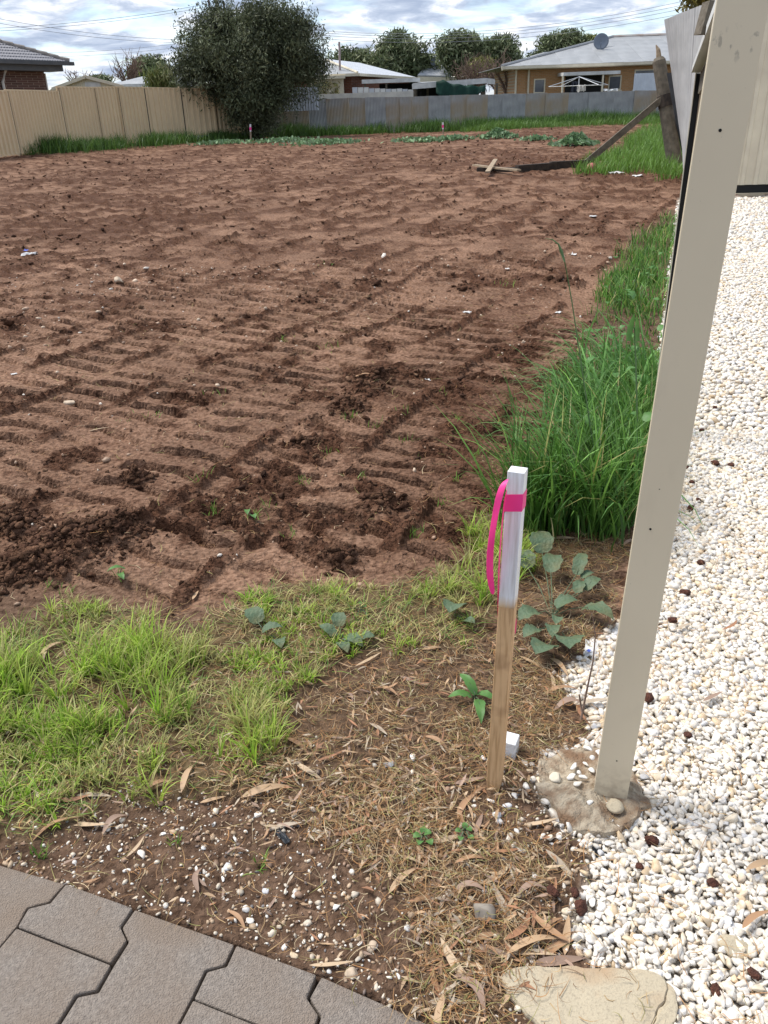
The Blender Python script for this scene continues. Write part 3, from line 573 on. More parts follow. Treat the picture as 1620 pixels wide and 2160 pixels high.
# straw and dead runners
parts = []
X, Y, z = field(62000, (-.9, .95, .8, 2.7), lambda X, Y, la, dr, gr, pa, ta, di, lo: np.clip(dr*(.30+.70*tuftfield(X, Y, 5, 381)) + .15*la + .10*di, 0, 1)*(1-pa)*(1-gr*.92), r2); n = len(X)
parts.append(blades(np.stack([X, Y, z+r2.uniform(.003, .022, n)], -1), r2.uniform(0, 6.28, n), r2.uniform(1.25, 1.7, n), r2.normal(0, .3, n), r2.uniform(.015, .075, n), r2.uniform(.0009, .0022, n), pick(ST+[(.22,.13,.07),(.26,.24,.09),(.17,.11,.07)], n, r2, jit=.2), r2, curl=r2.normal(0, 1.6, n), floor=z+.002, seg=4))
X, Y, z = field(15000, (-2.5, 2.4, 1.9, 7), lambda X, Y, la, dr, gr, pa, ta, di, lo: (1-pa)*(1-gr)*np.clip(.12 + .5*sst(.9, -.2, np.abs(X-.35-.12*Y))*sst(4.5, 2.3, Y) + .25*ta, 0, 1), r2); n = len(X)
parts.append(blades(np.stack([X, Y, z+r2.uniform(.002, .015, n)], -1), r2.uniform(0, 6.28, n), r2.uniform(1.2, 1.7, n), r2.normal(0, .3, n), r2.uniform(.025, .09, n), r2.uniform(.0018, .0032, n), pick(ST+[(.30,.28,.10)], n, r2), r2, curl=r2.normal(0, 1.5, n), floor=z+.002))
X, Y, z = field(5200, (.35, 2.4, .8, 4.5), lambda X, Y, la, dr, gr, pa, ta, di, lo: gr*(.06+.9*sst(.50, .68, fbm(X, Y, 1.7, 3, 391)) + .5*sst(.75, .35, X-.15*Y)), r2); n = len(X)
parts.append(blades(np.stack([X, Y, z+.028], -1), r2.uniform(0, 6.28, n), r2.uniform(1.3, 1.62, n), r2.normal(0, .15, n), r2.uniform(.03, .10, n), r2.uniform(.0012, .0022, n), pick([(.40,.22,.10),(.48,.33,.16)], n, r2), r2, curl=r2.normal(0, .8, n)))
V, F, Cc = merge(parts); o = mesh('dry_straw', V, F, M['straw'], col=Cc); tag(o, 'tangled dry straw and dead grass runners matted over the dirt', 'straw', kind='stuff'); print('straw', len(F))
# gum leaf litter
def gumleaf(L_, W_, bendz, side, segs=7):
    V = []; F = []
    for i in range(segs+1):
        t = i/segs; w_ = W_*math.sin(math.pi*min(1, t**.75))**.8*.5 + .0003; x = (t-.5)*L_; y = side*math.sin(math.pi*t)*L_; z = bendz*math.sin(math.pi*t)*L_
        V += [(x, y-w_, z+.12*w_), (x, y, z-.06*w_), (x, y+w_, z+.12*w_)]
    for i in range(segs):
        a = 3*i; F += [(a, a+3, a+4, a+1), (a+1, a+4, a+5, a+2)]
    return np.array(V), np.array(F)
LC = [(.40,.27,.16),(.34,.20,.11),(.46,.34,.22),(.28,.19,.14),(.38,.31,.23),(.30,.15,.08)]
X, Y, z = field(5200, (-1.1, .8, .85, 2.1), lambda X, Y, la, dr, gr, pa, ta, di, lo: np.clip((dr*.8*sst(1.75, 1.1, Y)+dr*.25+.06*di)*(1-pa), 0, 1)*(1-.85*gr), r2); n = len(X); Vs = []; Fs = []; Cs = []; k0 = 0
for i in range(n):
    v, f = gumleaf(r2.uniform(.012, .05), r2.uniform(.003, .0075), r2.uniform(-.03, .10), r2.uniform(-.10, .10), 3)
    a = r2.uniform(0, 6.28); ca, sa = math.cos(a), math.sin(a); tl = r2.normal(0, .25)
    x_, y_ = v[:, 0]*ca - v[:, 1]*sa, v[:, 0]*sa + v[:, 1]*ca
    Vs.append(np.stack([x_+X[i], y_+Y[i], np.maximum(v[:, 2]+v[:, 0]*tl, -.004)+z[i]+r2.uniform(.004, .014)], -1)); Fs.append(f+k0); k0 += len(v); Cs.append(np.repeat(pick(LC, 1, r2), len(v), 0))
o = mesh('leaf_litter', np.concatenate(Vs), np.concatenate(Fs), M['gumleaf'], col=np.concatenate(Cs)); tag(o, 'litter of small broken dry leaf bits over the dirt by the slab', 'leaf litter', kind='stuff')
leaf_src = []
for k in range(10):
    v, f = gumleaf(r2.uniform(.075, .11), r2.uniform(.011, .016), [.02,.10,.04,.16,.0,.06,.12,.03,.08,.01][k], [.0,.12,-.08,.18,.05,-.15,.02,.09,-.05,.0][k], 8)
    c = np.repeat(np.array(LC[k % 6])[None], len(v), 0); leaf_src.append(mesh('gum_leaf', v, f, M['gumleaf'], col=c, smooth=True))
lspots = [(70,1912,.3,1.0),(118,1748,.5,1.1),(180,1745,-.2,1.1),(240,1738,.9,.9),(200,1680,-.3,1.0),(155,1690,.2,.9),(560,1672,.2,1.2),(630,1575,-.75,1.1),(650,1632,-.5,1.1),(640,960,-.8,1.0),(413,1258,1.5,.9),(505,1945,-.7,.7),(700,2040,-.05,.8),(415,1860,1.6,.8),(600,1745,.1,.9),(740,1760,0,.9),(395,1645,1.4,1.0),(980,1700,.9,1.1),(945,1775,.2,1.0),(1010,1740,1.2,.8),(890,1760,1.4,.9),(1000,1820,.1,1.0),(1050,1850,.7,.9),(990,1880,-.1,1.0),(1060,1910,1.9,1.1),(1100,1960,.9,1.1),(1130,2000,.35,1.3),(1170,2005,.55,1.3),(1120,2020,-.1,1.3),(1180,2030,.05,1.2),(1195,1975,1.3,1.1),(1150,1960,2.2,1.1),(970,2050,-1.0,1.3),(1000,2100,-1.1,1.2),(945,2115,.05,.8),(920,2080,-1.3,.9),(930,2140,1.2,.9),(1020,1980,.2,.9),(960,1960,.6,.9),(1040,2010,-.4,1.0),(1120,1400,-1.0,1.1),(1180,1460,.2,1.1),(1165,1440,1.3,.9),(1200,1490,.15,1.2),(1250,1500,.05,1.1),(1225,1510,-1.4,1.0),(1180,1410,-1.2,1.0),(1260,1150,-.2,1.2),(1190,1140,.0,1.2),(870,1440,-.4,.9),(915,1370,.3,1.0),(820,1460,-.6,.8),(780,1395,.6,.9),(735,1475,-.9,.8),(800,1540,-.9,.8),(700,1600,.2,.8),(110,1370,.9,.9),(60,1395,.1,1.0),(95,1385,-1.3,.8),(235,1400,-1.2,.7),(615,803,-.2,1.6),(770,795,.2,1.5),(210,908,.3,1.0),(1120,1880,.2,.9),(1185,1830,-.9,1.0),(1075,1800,.3,.8),(850,1860,.8,.9),(900,1900,.2,.9),(870,1820,-.5,.8),(990,1650,.2,.9),(830,1640,.9,.8),(925,1570,-.8,.9),(1140,1740,.1,.8),(1330,1150,.3,1.0),(1440,1340,.2,.9),(1540,1340,.7,.8),(1600,1850,.4,.9),(1585,1960,.5,1.0),(1470,1130,.9,1.0),(1500,1490,.5,.9),(450,1690,.2,.8),(330,1660,.6,.8),(290,1790,1.2,.6),(500,1800,.1,.6)]
for i, (px, py, a, s) in enumerate(lspots):
    q = GS(px, py); o = leaf_src[i] if i < 10 else dupe(leaf_src[i % 10], 'gum_leaf', (0, 0, 0))
    gv = px > 1430 or (px > 1225 and 1390 < py < 1560)
    o.location = (q[0], q[1], q[2]+.006+(.03 if gv else 0)); o.rotation_euler = (r2.normal(0, .15), r2.normal(0, .1), a + r2.normal(0, .08)); o.scale = (s,)*3
    zn = 'lying flat on the grey paving' if py > 1905 and px < 90 else 'lying on the white gravel' if gv else 'on the tilled soil' if py < 1250 else 'in the straw beside the concrete slab' if py > 1930 and px > 880 else 'on the dirt between weed and cream post' if px > 1100 and py < 1560 else 'among the green lawn grass' if px < 650 and py < 1660 else 'on the bare dirt near the paving' if px < 780 and py > 1660 else 'in the dry straw left of the stake' if py < 1680 else 'in the straw below the stake'
    tag(o, 'long dry fallen gum leaf ' + zn, 'gum leaf', 'fallen dry gum leaves ' + zn)
#PART3
# ================================================================== NEAR OBJECTS
r3 = np.random.default_rng(31)
E_ = np.array([.32, .947, 0]); S_ = np.array([.947, -.32, 0])          # along the boundary line, across it
def cpost(name, base, top, w_, d_, label, parent=None, opening=1):
    """steel channel post: web towards the camera, or its open side (opening = -1)"""
    t = .0025; l = .014 if opening > 0 else .0035
    P = [(0,0),(w_,0),(w_,d_),(w_-l,d_),(w_-l,d_-t),(w_-t,d_-t),(w_-t,t),(t,t),(t,d_-t),(l,d_-t),(l,d_),(0,d_)]
    if opening < 0: P = [(x, d_-y) for x, y in P][::-1]
    V = [base + S_*(x-w_/2) + E_*y for x, y in P] + [top + S_*(x-w_/2) + E_*y for x, y in P]; n = len(P)
    b = MB().add(V, [(i, (i+1) % n, n+(i+1) % n, n+i) for i in range(n)])
    o = b.build('post_body', M['cream'], parent); bv = o.modifiers.new('bevel', 'BEVEL'); bv.width = .0016; bv.segments = 2; bv.limit_method = 'ANGLE'
    return o
pb = np.array([.511, 1.40, 0]); pd = np.array([.066, .052, 1.622])/1.622; pt = pb + pd*1.86
PW_ = .077
post = thing('fence_post', (.511, 1.40, 0), 'tall cream steel fence post standing on a broken concrete footing', 'fence post')
cpost('p', pb + pd*.012, pt, PW_, .052, '', post).data.materials[0] = M['post_paint']
for (px, py, rr) in [(1519,275,.0026),(1372,1116,.0024),(1391,1032,.0011),(1301,1605,.0017)]:
    d = ray(px, py); nrm = -E_; o0 = np.array([0, 0, CZ])
    # point on the leaning front face
    ax = pd; nf = np.cross(S_, ax); nf /= np.linalg.norm(nf); t_ = np.dot(pb-o0, nf)/np.dot(d, nf); c = o0+d*t_
    if np.dot(nf, d) > 0: nf = -nf
    ring = [c + nf*.0006 + rr*(S_*math.cos(a)+ax*math.sin(a)) for a in np.linspace(0, 6.283, 13)[:-1]]
    b = MB().add(ring + [p-nf*.004 for p in ring], [tuple(range(12)), tuple(range(12, 24))[::-1]] + [(i, (i+1) % 12, 12+(i+1) % 12, 12+i) for i in range(12)]); b.build('screw_hole', M['shade_spot'], post)
for k in range(5):                     # black rubbed scuffs near the top
    c0 = A(1512+k*9+r3.uniform(-3, 3), 114+k*4+r3.uniform(-4, 4), 1.452)
# second post of the same fence and the rail between them
p2 = A(1436, 460, 3.75); b2 = np.array([p2[0]-.018, 3.75, gz(p2[0], 3.75)]); 
lean2 = (A(1467, 165, 3.75) - A(1417, 560, 3.75)); lean2 /= lean2[2]
base2 = A(1426, 480, 3.75) - lean2*A(1426, 480, 3.75)[2] + S_*.031; top2 = base2 + lean2*1.575
post2 = thing('channel_post', tuple(base2), 'dark open channel fence post mostly hidden behind the cream post', 'fence post')
cpost('p2', base2, top2, .062, .05, '', post2, opening=-1)
MB().obox(base2 - S_*.027 + E_*.010, S_*.022, E_*.03, lean2*1.56).build('slot_shade', M['black'], post2)  # black fill painted as the shade inside the open channel
MB().obox(base2 - S_*.0045 + E_*.002, S_*.030, E_*.04, lean2*1.555).build('weathered_strip', M['pale_wood'], post2)
rail = thing('top_rail', tuple(top2), 'thin pale steel top rail running back between the two cream posts', 'rail')
q0 = top2 - S_*.03; q1 = pb + pd*1.66 + E_*.06 - S_*.012
MB().beam(q0, q1, .035, .022).build('rail_bar', M['white_trim'], rail)
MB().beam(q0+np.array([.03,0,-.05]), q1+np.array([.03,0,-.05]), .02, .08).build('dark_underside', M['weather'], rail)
blk = A(1500, 36, 2.3); o = MB().obox(blk-np.array([.02,.0,.035]), np.array([.05,0,0]), np.array([0,.05,0]), np.array([.012,0,.07])).build('timber_block', M['weather'], rail)  # brown weathered block, a piece of the old timber post behind
# ---------- survey stake
sb = np.array([.245, 1.457, -.02]); st = np.array([.274, 1.50, .826]); sdv = st-sb; hl = np.linalg.norm(sdv); ua = sdv/hl
fa = np.array([-.375, -.927, 0]); fa = fa - ua*np.dot(fa, ua); fa /= np.linalg.norm(fa); ra = np.cross(fa, ua)*-1; ra = np.cross(ua, -fa)*-1
if ra[0] < 0: ra = -ra
stake = thing('survey_stake', (.245, 1.457, 0), 'square timber survey stake with white painted top and pink ribbon', 'survey stake')
def ssec(t, s): return [sb + ua*t*hl + fa*s*y + ra*s*x for x, y in ((-1, 1), (1, 1), (1, -1), (-1, -1))]
HW = .0172
def seg_mesh(ts, ss, cap_top=True):
    V = []; F = []
    for t, s in zip(ts, ss): V += ssec(t, s)
    for i in range(len(ts)-1): F += [(4*i+k, 4*i+(k+1) % 4, 4*i+4+(k+1) % 4, 4*i+4+k) for k in range(4)]
    F += [(3, 2, 1, 0), tuple(4*(len(ts)-1)+k for k in range(4))]; return V, F
V, F = seg_mesh([0, .055, .20, .40, .635], [HW*.72, HW, HW*1.01, HW, HW*1.0]); o = MB().add(V, F).build('timber_shaft', M['wood'], stake)
bv = o.modifiers.new('bevel', 'BEVEL'); bv.width = .0018; bv.segments = 2
V, F = seg_mesh([.628, .80, .93, 1.0], [HW*1.012]*4); o = MB().add(V, F).build('painted_top', M['wood_painted'], stake); bv = o.modifiers.new('bevel', 'BEVEL'); bv.width = .0012; bv.segments = 2
tape = MB()
for a, bq, dz in [(.895, .94, 0)]:
    V = []; s = HW*1.07
    for t in (a, bq):
        V += [p + ua*dzz for p, dzz in zip(ssec(t, s), (0, .006, .004, -.004))]
    tape.add(V, [(k, (k+1) % 4, 4+(k+1) % 4, 4+k) for k in range(4)])
tb = tape.build('ribbon_wrap', M['pink'], stake); sm_ = tb.modifiers.new('thick', 'SOLIDIFY'); sm_.thickness = .0006
def ribbon(name, pts, wv, parent, m_):
    V = []; F = []
    for i, (p, wd) in enumerate(zip(pts, wv)): V += [np.array(p) - np.array(wd), np.array(p) + np.array(wd)]
    for i in range(len(pts)-1): F.append((2*i, 2*i+1, 2*i+3, 2*i+2))
    o = MB().add(V, F).build(name, m_, parent, smooth=True); s = o.modifiers.new('thick', 'SOLIDIFY'); s.thickness = .0006
    sub = o.modifiers.new('sub', 'SUBSURF'); sub.levels = 2; sub.render_levels = 2; return o
Yt = 1.478
pts = [A(1071,1010,Yt), A(1061,1022,Yt-.012), A(1052,1050,Yt-.020), A(1043,1095,Yt-.022), A(1036,1140,Yt-.020), A(1032,1190,Yt-.018), A(1035,1232,Yt-.017), A(1041,1256,Yt-.016)]
ribbon('ribbon_tail', pts, [ra*.005+ua*.004, ra*.007+fa*.003, ra*.0078-fa*.002, ra*.0072+fa*.005, ra*.0078+fa*.002, ra*.0070-fa*.005, ra*.0078-fa*.001, ra*.004+ua*.004], stake, M['pink'])
pts = [A(1070,1030,Yt), A(1064,1060,Yt-.005), A(1059,1110,Yt-.003), A(1054,1170,Yt), A(1051,1250,Yt+.005), A(1052,1330,Yt+.01)]
ribbon('ribbon_tail', pts, [fa*.009]*6, stake, M['pink'])
pts = [A(1087,1300,1.515), A(1086,1320,1.515), A(1084,1340,1.516)]; ribbon('ribbon_tail', pts, [ra*.004]*3, stake, M['pink'])
# white survey peg
pc = G(1076, 1602); pegv = MB(); rz = R_(-24); ax = np.array([math.cos(rz), math.sin(rz), 0]); ay = np.array([-ax[1], ax[0], 0])
o = pegv.obox(np.array([pc[0], pc[1]+.022, -.03]) - ax*.021 - ay*.021, ax*.042, ay*.042, np.array([0, 0, .082])).build('survey_peg', M['white_paint']); bv = o.modifiers.new('bevel', 'BEVEL'); bv.width = .002; bv.segments = 2
tag(o, 'short white painted square peg behind the foot of the stake', 'peg')
# ---------- footing and slab
def slab(name, poly, h, mt, r, parent=None, rough=.006, skirt=.03, rings=9, dome=.15, ragged=.006):
    poly = np.array(poly, float)
    m_ = 60; d = np.concatenate([[0], np.cumsum(np.linalg.norm(np.diff(np.vstack([poly, poly[:1]]), axis=0), axis=1))]); t = np.linspace(0, d[-1], m_, endpoint=False)
    pp = np.vstack([poly, poly[:1]]); ox = np.interp(t, d, pp[:, 0]); oy = np.interp(t, d, pp[:, 1]); c = np.array([ox.mean(), oy.mean()])
    V = [(c[0], c[1], h*(1+dome))]; F = []
    prof = list(np.linspace(0, 1, rings)[1:]) + [1.03, 1.02]; hz = [h*(1+dome*(1-q*q)) for q in np.linspace(0, 1, rings)[1:-1]] + [h*.93, h*.55, -skirt]
    for k, (q, z) in enumerate(zip(prof, hz)):
        for i in range(m_):
            x = c[0]+(ox[i]-c[0])*q; y = c[1]+(oy[i]-c[1])*q
            jj = 0 if k < rings-3 else ragged
            x += (vn(np.array(x*60), np.array(y*60), 5)-.5)*jj; y += (vn(np.array(x*60), np.array(y*60), 6)-.5)*jj
            zz = z + (float(fbm(np.array(x), np.array(y), 28, 4, 401))-.5)*rough*(2 if k < rings else 1)
            V.append((float(x), float(y), zz))
    F += [(0, 1+i, 1+(i+1) % m_) for i in range(m_)]
    for k in range(len(prof)-1): F += [(1+k*m_+i, 1+(k+1)*m_+i, 1+(k+1)*m_+(i+1) % m_, 1+k*m_+(i+1) % m_) for i in range(m_)]
    return mesh(name, np.array(V), F, mt, parent)
o = slab('concrete_footing', gp([(1128,1628),(1150,1605),(1215,1585),(1270,1592),(1330,1640),(1362,1690),(1352,1728),(1300,1760),(1255,1768),(1180,1732),(1150,1685),(1134,1655)]), .020, M['footing'], r3, rough=.016, ragged=.030, dome=.0); tag(o, 'rough round pale concrete footing at the base of the cream post', 'concrete footing')
sl_ = thing('concrete_slab', tuple(G(1240, 2110)), 'cracked pale concrete slab half buried between leaf litter and gravel', 'concrete slab')
slab('slab_piece', gp([(1058,2070),(1078,2052),(1100,2049),(1250,2049),(1380,2058),(1400,2072),(1404,2087),(1396,2118),(1379,2148),(1350,2260),(1230,2270),(1135,2165),(1080,2112)]), .014, M['concrete'], r3, sl_, rough=.003, dome=.0)
slab('broken_corner', gp([(1408,2080),(1420,2092),(1430,2130),(1420,2165),(1400,2240),(1365,2230),(1384,2150),(1401,2118)]), .011, M['concrete'], r3, sl_, rough=.003, dome=.0)
for i, (px, py) in enumerate([(1210,1618),(1222,1630),(1236,1612),(1248,1625),(1205,1640),(1230,1640),(1250,1600),(1218,1655),(1245,1692),(1262,1588),(1240,1580)]):
    q = G(px, py, .024); s_ = dupe(peb_src[[0,1,2,4,7][i % 5]], 'white_pebble', (q[0], q[1], .020), r3.uniform(0, 6), r3.uniform(.7, 1.2)); tag(s_, 'white pebble resting on the concrete footing left of the post', 'pebble', 'white pebbles on the concrete footing')
def rock_obj(name, px, py, size, mt, label, cat, group=None, zoff=0.0, sq=(1.2, 1, .75), lev=2, chop=5, on=None, jit=.1):
    P, F = protos(lev, 1, chop, jit, r3); q = GS(px, py) if on is None else on
    V = P[0]*np.array(sq)*size*.5; a = r3.uniform(0, 6.28); ca, sa = math.cos(a), math.sin(a)
    V = np.stack([V[:, 0]*ca-V[:, 1]*sa+q[0], V[:, 0]*sa+V[:, 1]*ca+q[1], V[:, 2]-V[:, 2].min()*.7+q[2]+zoff], -1)
    return tag(mesh(name, V, F, mt), label, cat, group)
o = rock_obj('concrete_chunk', 1296, 1706, .036, M['concrete'], 'small crumbly tan stone resting on the footing by the post', 'stone', on=G(1296, 1706, .019))
o = rock_obj('stone', 1172, 1640, .03, mat('pale_stone', (.66,.60,.48), (.5,.44,.34), 30), 'larger cream pebble lying on the left of the concrete footing', 'stone', on=G(1172, 1645, .018))
for i, (px, py, s) in enumerate([(1447,1565,.021),(1372,1790,.026),(1223,1931,.030),(1167,1895,.026),(1509,2105,.024),(1587,2071,.022),(1500,1878,.022),(1347,1842,.017),(1417,1321,.026),(1443,1262,.032),(1476,1200,.026),(1456,1083,.028),(1471,1065,.022),(1448,997,.026),(1458,1028,.024),(1507,989,.036),(1541,992,.028),(1479,918,.028),(1506,869,.026),(1364,1487,.032),(1210,1898,.02)]):
    where = ['small dark red scoria stone right of the post beside pale pebbles','round red scoria stone below the concrete footing','largest rusty red scoria stone at the edge of the leaf litter','brown scoria stone half buried in the leaf litter','red scoria stone near the bottom right corner on gravel','red scoria stone at the right picture edge near the bottom','brown scoria stone on gravel level with the leaf litter','small dark scoria chip at the gravel edge under the footing'][i] if i < 8 else ['nearest of the scoria stones right behind the post edge','largest of the middle scoria stones right of the post','scoria stone on the gravel right of the post middle','scoria stone in the close cluster level with the stake top, lowest','scoria stone in the close cluster level with the stake top, rightmost','highest scoria stone touching the post edge','scoria stone in the close cluster level with the stake top, left','wide scoria stone of the far pair on the gravel','right hand scoria stone of the far pair on the gravel','second farthest scoria stone on the gravel','farthest scoria stone on the white gravel','dark scoria stone tucked against the lower right of the post','small brown scoria chip beside the largest scoria in the litter'][i-8]
    rock_obj('scoria_stone', px, py, s, M['scoria'], where, 'scoria', 'red scoria stones on the gravel', zoff=.018, lev=2, chop=4, jit=.3)
rock_obj('stone', 1545, 2010, .05, M['concrete'], 'flat grey tan stone sunk in the gravel at lower right', 'stone', zoff=.012, sq=(1.3, 1, .4))
for (px, py, s, lab) in [(147,853,.055,'smooth pale oval stone on the tilled soil at left'),(250,598,.11,'flat grey stone on the tilled soil beyond the oval stone'),(785,2000,.022,'angular peach stone on the dirt right of the paving'),(742,2056,.024,'golden brown oval stone by the paving edge'),(1020,1930,.05,'flat grey bark coloured stone in the leaf litter')]:
    rock_obj('stone', px, py, s, mat('field_stone', (.52,.42,.31) if px != 1020 else (.26,.23,.19), (.40,.31,.22) if px != 1020 else (.2,.17,.14), 40), lab, 'stone', zoff=-.002)
# ---------- bits of rubbish
def scrap(name, px, py, size, mt, label, cat, zoff=.004, crumple=.2, asp=(1, .7), n=6, on=None):
    q = GS(px, py) if on is None else on; V = []; F = []; a = r3.uniform(0, 6.28); ca, sa = math.cos(a), math.sin(a)
    for i in range(n):
        for j in range(n):
            u, v = (i/(n-1)-.5)*size*asp[0]*(1+r3.uniform(-.15, .15)), (j/(n-1)-.5)*size*asp[1]*(1+r3.uniform(-.15, .15))
            V.append((q[0]+u*ca-v*sa, q[1]+u*sa+v*ca, q[2]+zoff+abs(r3.normal(0, crumple))*size*.5))
    for i in range(n-1):
        for j in range(n-1): F.append((i*n+j, (i+1)*n+j, (i+1)*n+j+1, i*n+j+1))
    o = mesh(name, np.array(V), F, mt); s = o.modifiers.new('thick', 'SOLIDIFY'); s.thickness = size*.012; return tag(o, label, cat) if label else o
wr = thing('food_wrapper', tuple(GS(62, 540)), 'crumpled white and blue food wrapper on the soil at far left', 'wrapper')
o = scrap('wrapper_sheet', 62, 538, .17, M['paper'], None, None); ORG_w = ORG[o]; o.parent = wr; o.location = ORG_w - ORG[wr]
o = scrap('blue_print_patch', 56, 534, .07, M['blue_print'], None, None, zoff=.03); o.parent = wr; o.location = ORG[o] - ORG[wr]
pp_ = thing('printed_paper', tuple(GS(1245, 1385)), 'torn white paper with blue print between weed and gravel', 'paper')
o = scrap('paper_sheet', 1246, 1380, .055, M['paper'], None, None, crumple=.08, asp=(.7, 1.5), zoff=.02); o.parent = pp_; o.location = ORG[o]-ORG[pp_]
o = scrap('blue_print_patch', 1240, 1388, .014, M['blue_print'], None, None, crumple=.02, zoff=.028); o.parent = pp_; o.location = ORG[o]-ORG[pp_]
scrap('foil_lid', 820, 1617, .026, M['foil'], 'crushed silver foil lid on the dry straw', 'foil', crumple=.3)
scrap('plastic_strip', 597, 1768, .034, M['plastic_black'], 'black plastic strip standing in the dirt above the paving', 'plastic strip', crumple=.15, asp=(.5, 1.3))
scrap('plastic_scrap', 1263, 1808, .036, M['plastic_black'], 'black plastic scrap at the gravel edge below the footing', 'plastic', crumple=.3, zoff=.012)
for (px, py, s, lab) in [(30,790,.05,'tiny white paper scrap on the soil at the left edge'),(415,410,.16,'white scrap on the far left part of the tilled soil'),(1178,660,.07,'white crumpled scrap on soil left of the tall grass'),(898,803,.07,'beige bark like scrap in the middle of the track marks'),(1250,457,.12,'pale scrap on the soil near the second post'),(1300,366,.35,'white rag beside the burnt ground under the leaning post'),(1345,372,.30,'pale grey rag right of the white one near the leaning post'),(1210,538,.10,'flat white scrap near the far bend of the tracks'),(1070,568,.07,'small grey feather like scrap on the tracks'),(985,660,.08,'long white chip lying across the track marks')]:
    scrap('paper_scrap', px, py, s*.75, M['paper'], lab, 'scrap', crumple=.13)
rock_obj('ball', 1247, 363, .22, mat('faded_pink', (.45,.14,.13), (.35,.12,.11), 20), 'faded pink ball on the soil by the burnt beam', 'ball', sq=(1, 1, 1), chop=0, jit=0)
# ---------- broadleaf weeds
def leafmesh(L_, W_, r, lobes=True):
    V = []; F = []; n = 9
    for i in range(n+1):
        t = i/n; w_ = W_*.5*(math.sin(math.pi*min(1, .08+.92*t**.8)))**.6*(1+(.10*math.sin(t*19) if lobes else 0)) if i < n else .0008
        z = .22*L_*math.sin(math.pi*t*.85) - .10*L_*t*t; x = t*L_
        for s in (-1, -.55, 0, .55, 1): V.append((x, s*w_, z + .20*w_*s*s + r.normal(0, .0012)*(L_/.07)))
    for i in range(n):
        for k in range(4): a = 5*i+k; F.append((a, a+5, a+6, a+1))
    return np.array(V), F
def weed(name, base, leaves, label, mt, group=None):
    t = thing(name, tuple(base), label, 'weed', group)
    for (tip, L_, W_) in leaves:
        L_ *= 1.3; W_ *= 1.35
        v, F = leafmesh(L_, W_, r3); d = tip - base; a = math.atan2(d[1], d[0]) + r3.normal(0, .25); ca, sa = math.cos(a), math.sin(a)
        el = r3.uniform(-.05, .35); x = v[:, 0]*math.cos(el) - v[:, 2]*math.sin(el); z = v[:, 0]*math.sin(el) + v[:, 2]*math.cos(el)
        st_ = tip - np.array([ca, sa, 0])*L_*.5
        V = np.stack([x*ca - v[:, 1]*sa + st_[0], x*sa + v[:, 1]*ca + st_[1], z + st_[2]], -1)
        lf = mesh('leaf', V, F, mt, t, smooth=True)
        mid = (base+st_)/2 + np.array([0, 0, .012]); MB().tube([base+np.array([0,0,-.005]), mid, V[2], V[22]], [.0018, .0016, .0014, .0008], 5).build('leaf_stalk', M['weed'], lf)
    return t
def W(px, py, z, L_, W_): return (G(px, py, .012+z*.5), L_, W_)
b0 = GS(1165, 1300)
weed('broadleaf_weed', b0, [W(1140,1150,.10,.085,.062), W(1165,1190,.09,.085,.050), W(1225,1196,.085,.085,.035), W(1250,1236,.06,.06,.034), W(1222,1240,.06,.05,.03), W(1262,1297,.05,.085,.045), W(1115,1300,.05,.065,.05), W(1105,1185,.08,.07,.05), W(1195,1275,.05,.06,.04), W(1240,1215,.07,.04,.025)], 'blue green broad leaved weed between the stake and cream post', M['weed'])
weed('broadleaf_weed', GS(1175, 1335), [W(1198,1368,.045,.075,.066), W(1143,1380,.03,.075,.062), W(1165,1335,.06,.06,.035), W(1120,1335,.04,.05,.04), W(1175,1315,.06,.05,.03)], 'weed with two large round dull green leaves near the gravel', M['weed'])
weed('broadleaf_weed', GS(560, 1345), [W(535,1302,.06,.06,.045), W(575,1330,.05,.05,.03), W(590,1360,.03,.045,.03)], 'dark round leaved weed in the lawn left of centre', M['weed'])
weed('broadleaf_weed', GS(720, 1345), [W(715,1310,.04,.045,.035), W(690,1335,.03,.05,.03), W(745,1355,.02,.06,.035), W(775,1350,.02,.04,.03), W(725,1365,.02,.05,.03)], 'low dusty weed in thin grass in the middle foreground', M['weed'])
weed('broadleaf_weed', GS(958, 1300), [W(956,1290,.05,.065,.058), W(990,1315,.03,.035,.025)], 'single round dusty leaf in the grass left of the stake', M['weed'])
weed('broadleaf_weed', GS(1000, 1480), [W(1012,1500,.02,.075,.022), W(985,1450,.03,.06,.022), W(970,1470,.02,.05,.02), W(1025,1470,.02,.04,.02)], 'small light green narrow leaved weed left of the stake foot', M['weed_bright'])
weed('broadleaf_weed', GS(250, 1215), [W(245,1205,.04,.05,.018), W(256,1218,.03,.045,.018)], 'tiny bright seedling on the dark soil at left', M['weed_bright'])
weed('broadleaf_weed', GS(525, 1090), [W(522,1082,.03,.04,.02), W(535,1092,.02,.035,.02)], 'tiny bright seedling in the middle of the track marks', M['weed_bright'])
for (px, py, s, lab) in [(893,1770,1,'small clover sprig in the dry straw'),(980,1760,.8,'clover sprig right of the dry straw'),(760,1290,.7,'small leafy sprig in thin grass at centre')]:
    weed('clover_sprig', GS(px, py), [W(px+dx, py+dy, .015, .014*s, .013*s) for dx, dy in ((-14,-6),(10,-10),(14,8),(-8,10),(0,-18))], lab, M['weed_bright'])
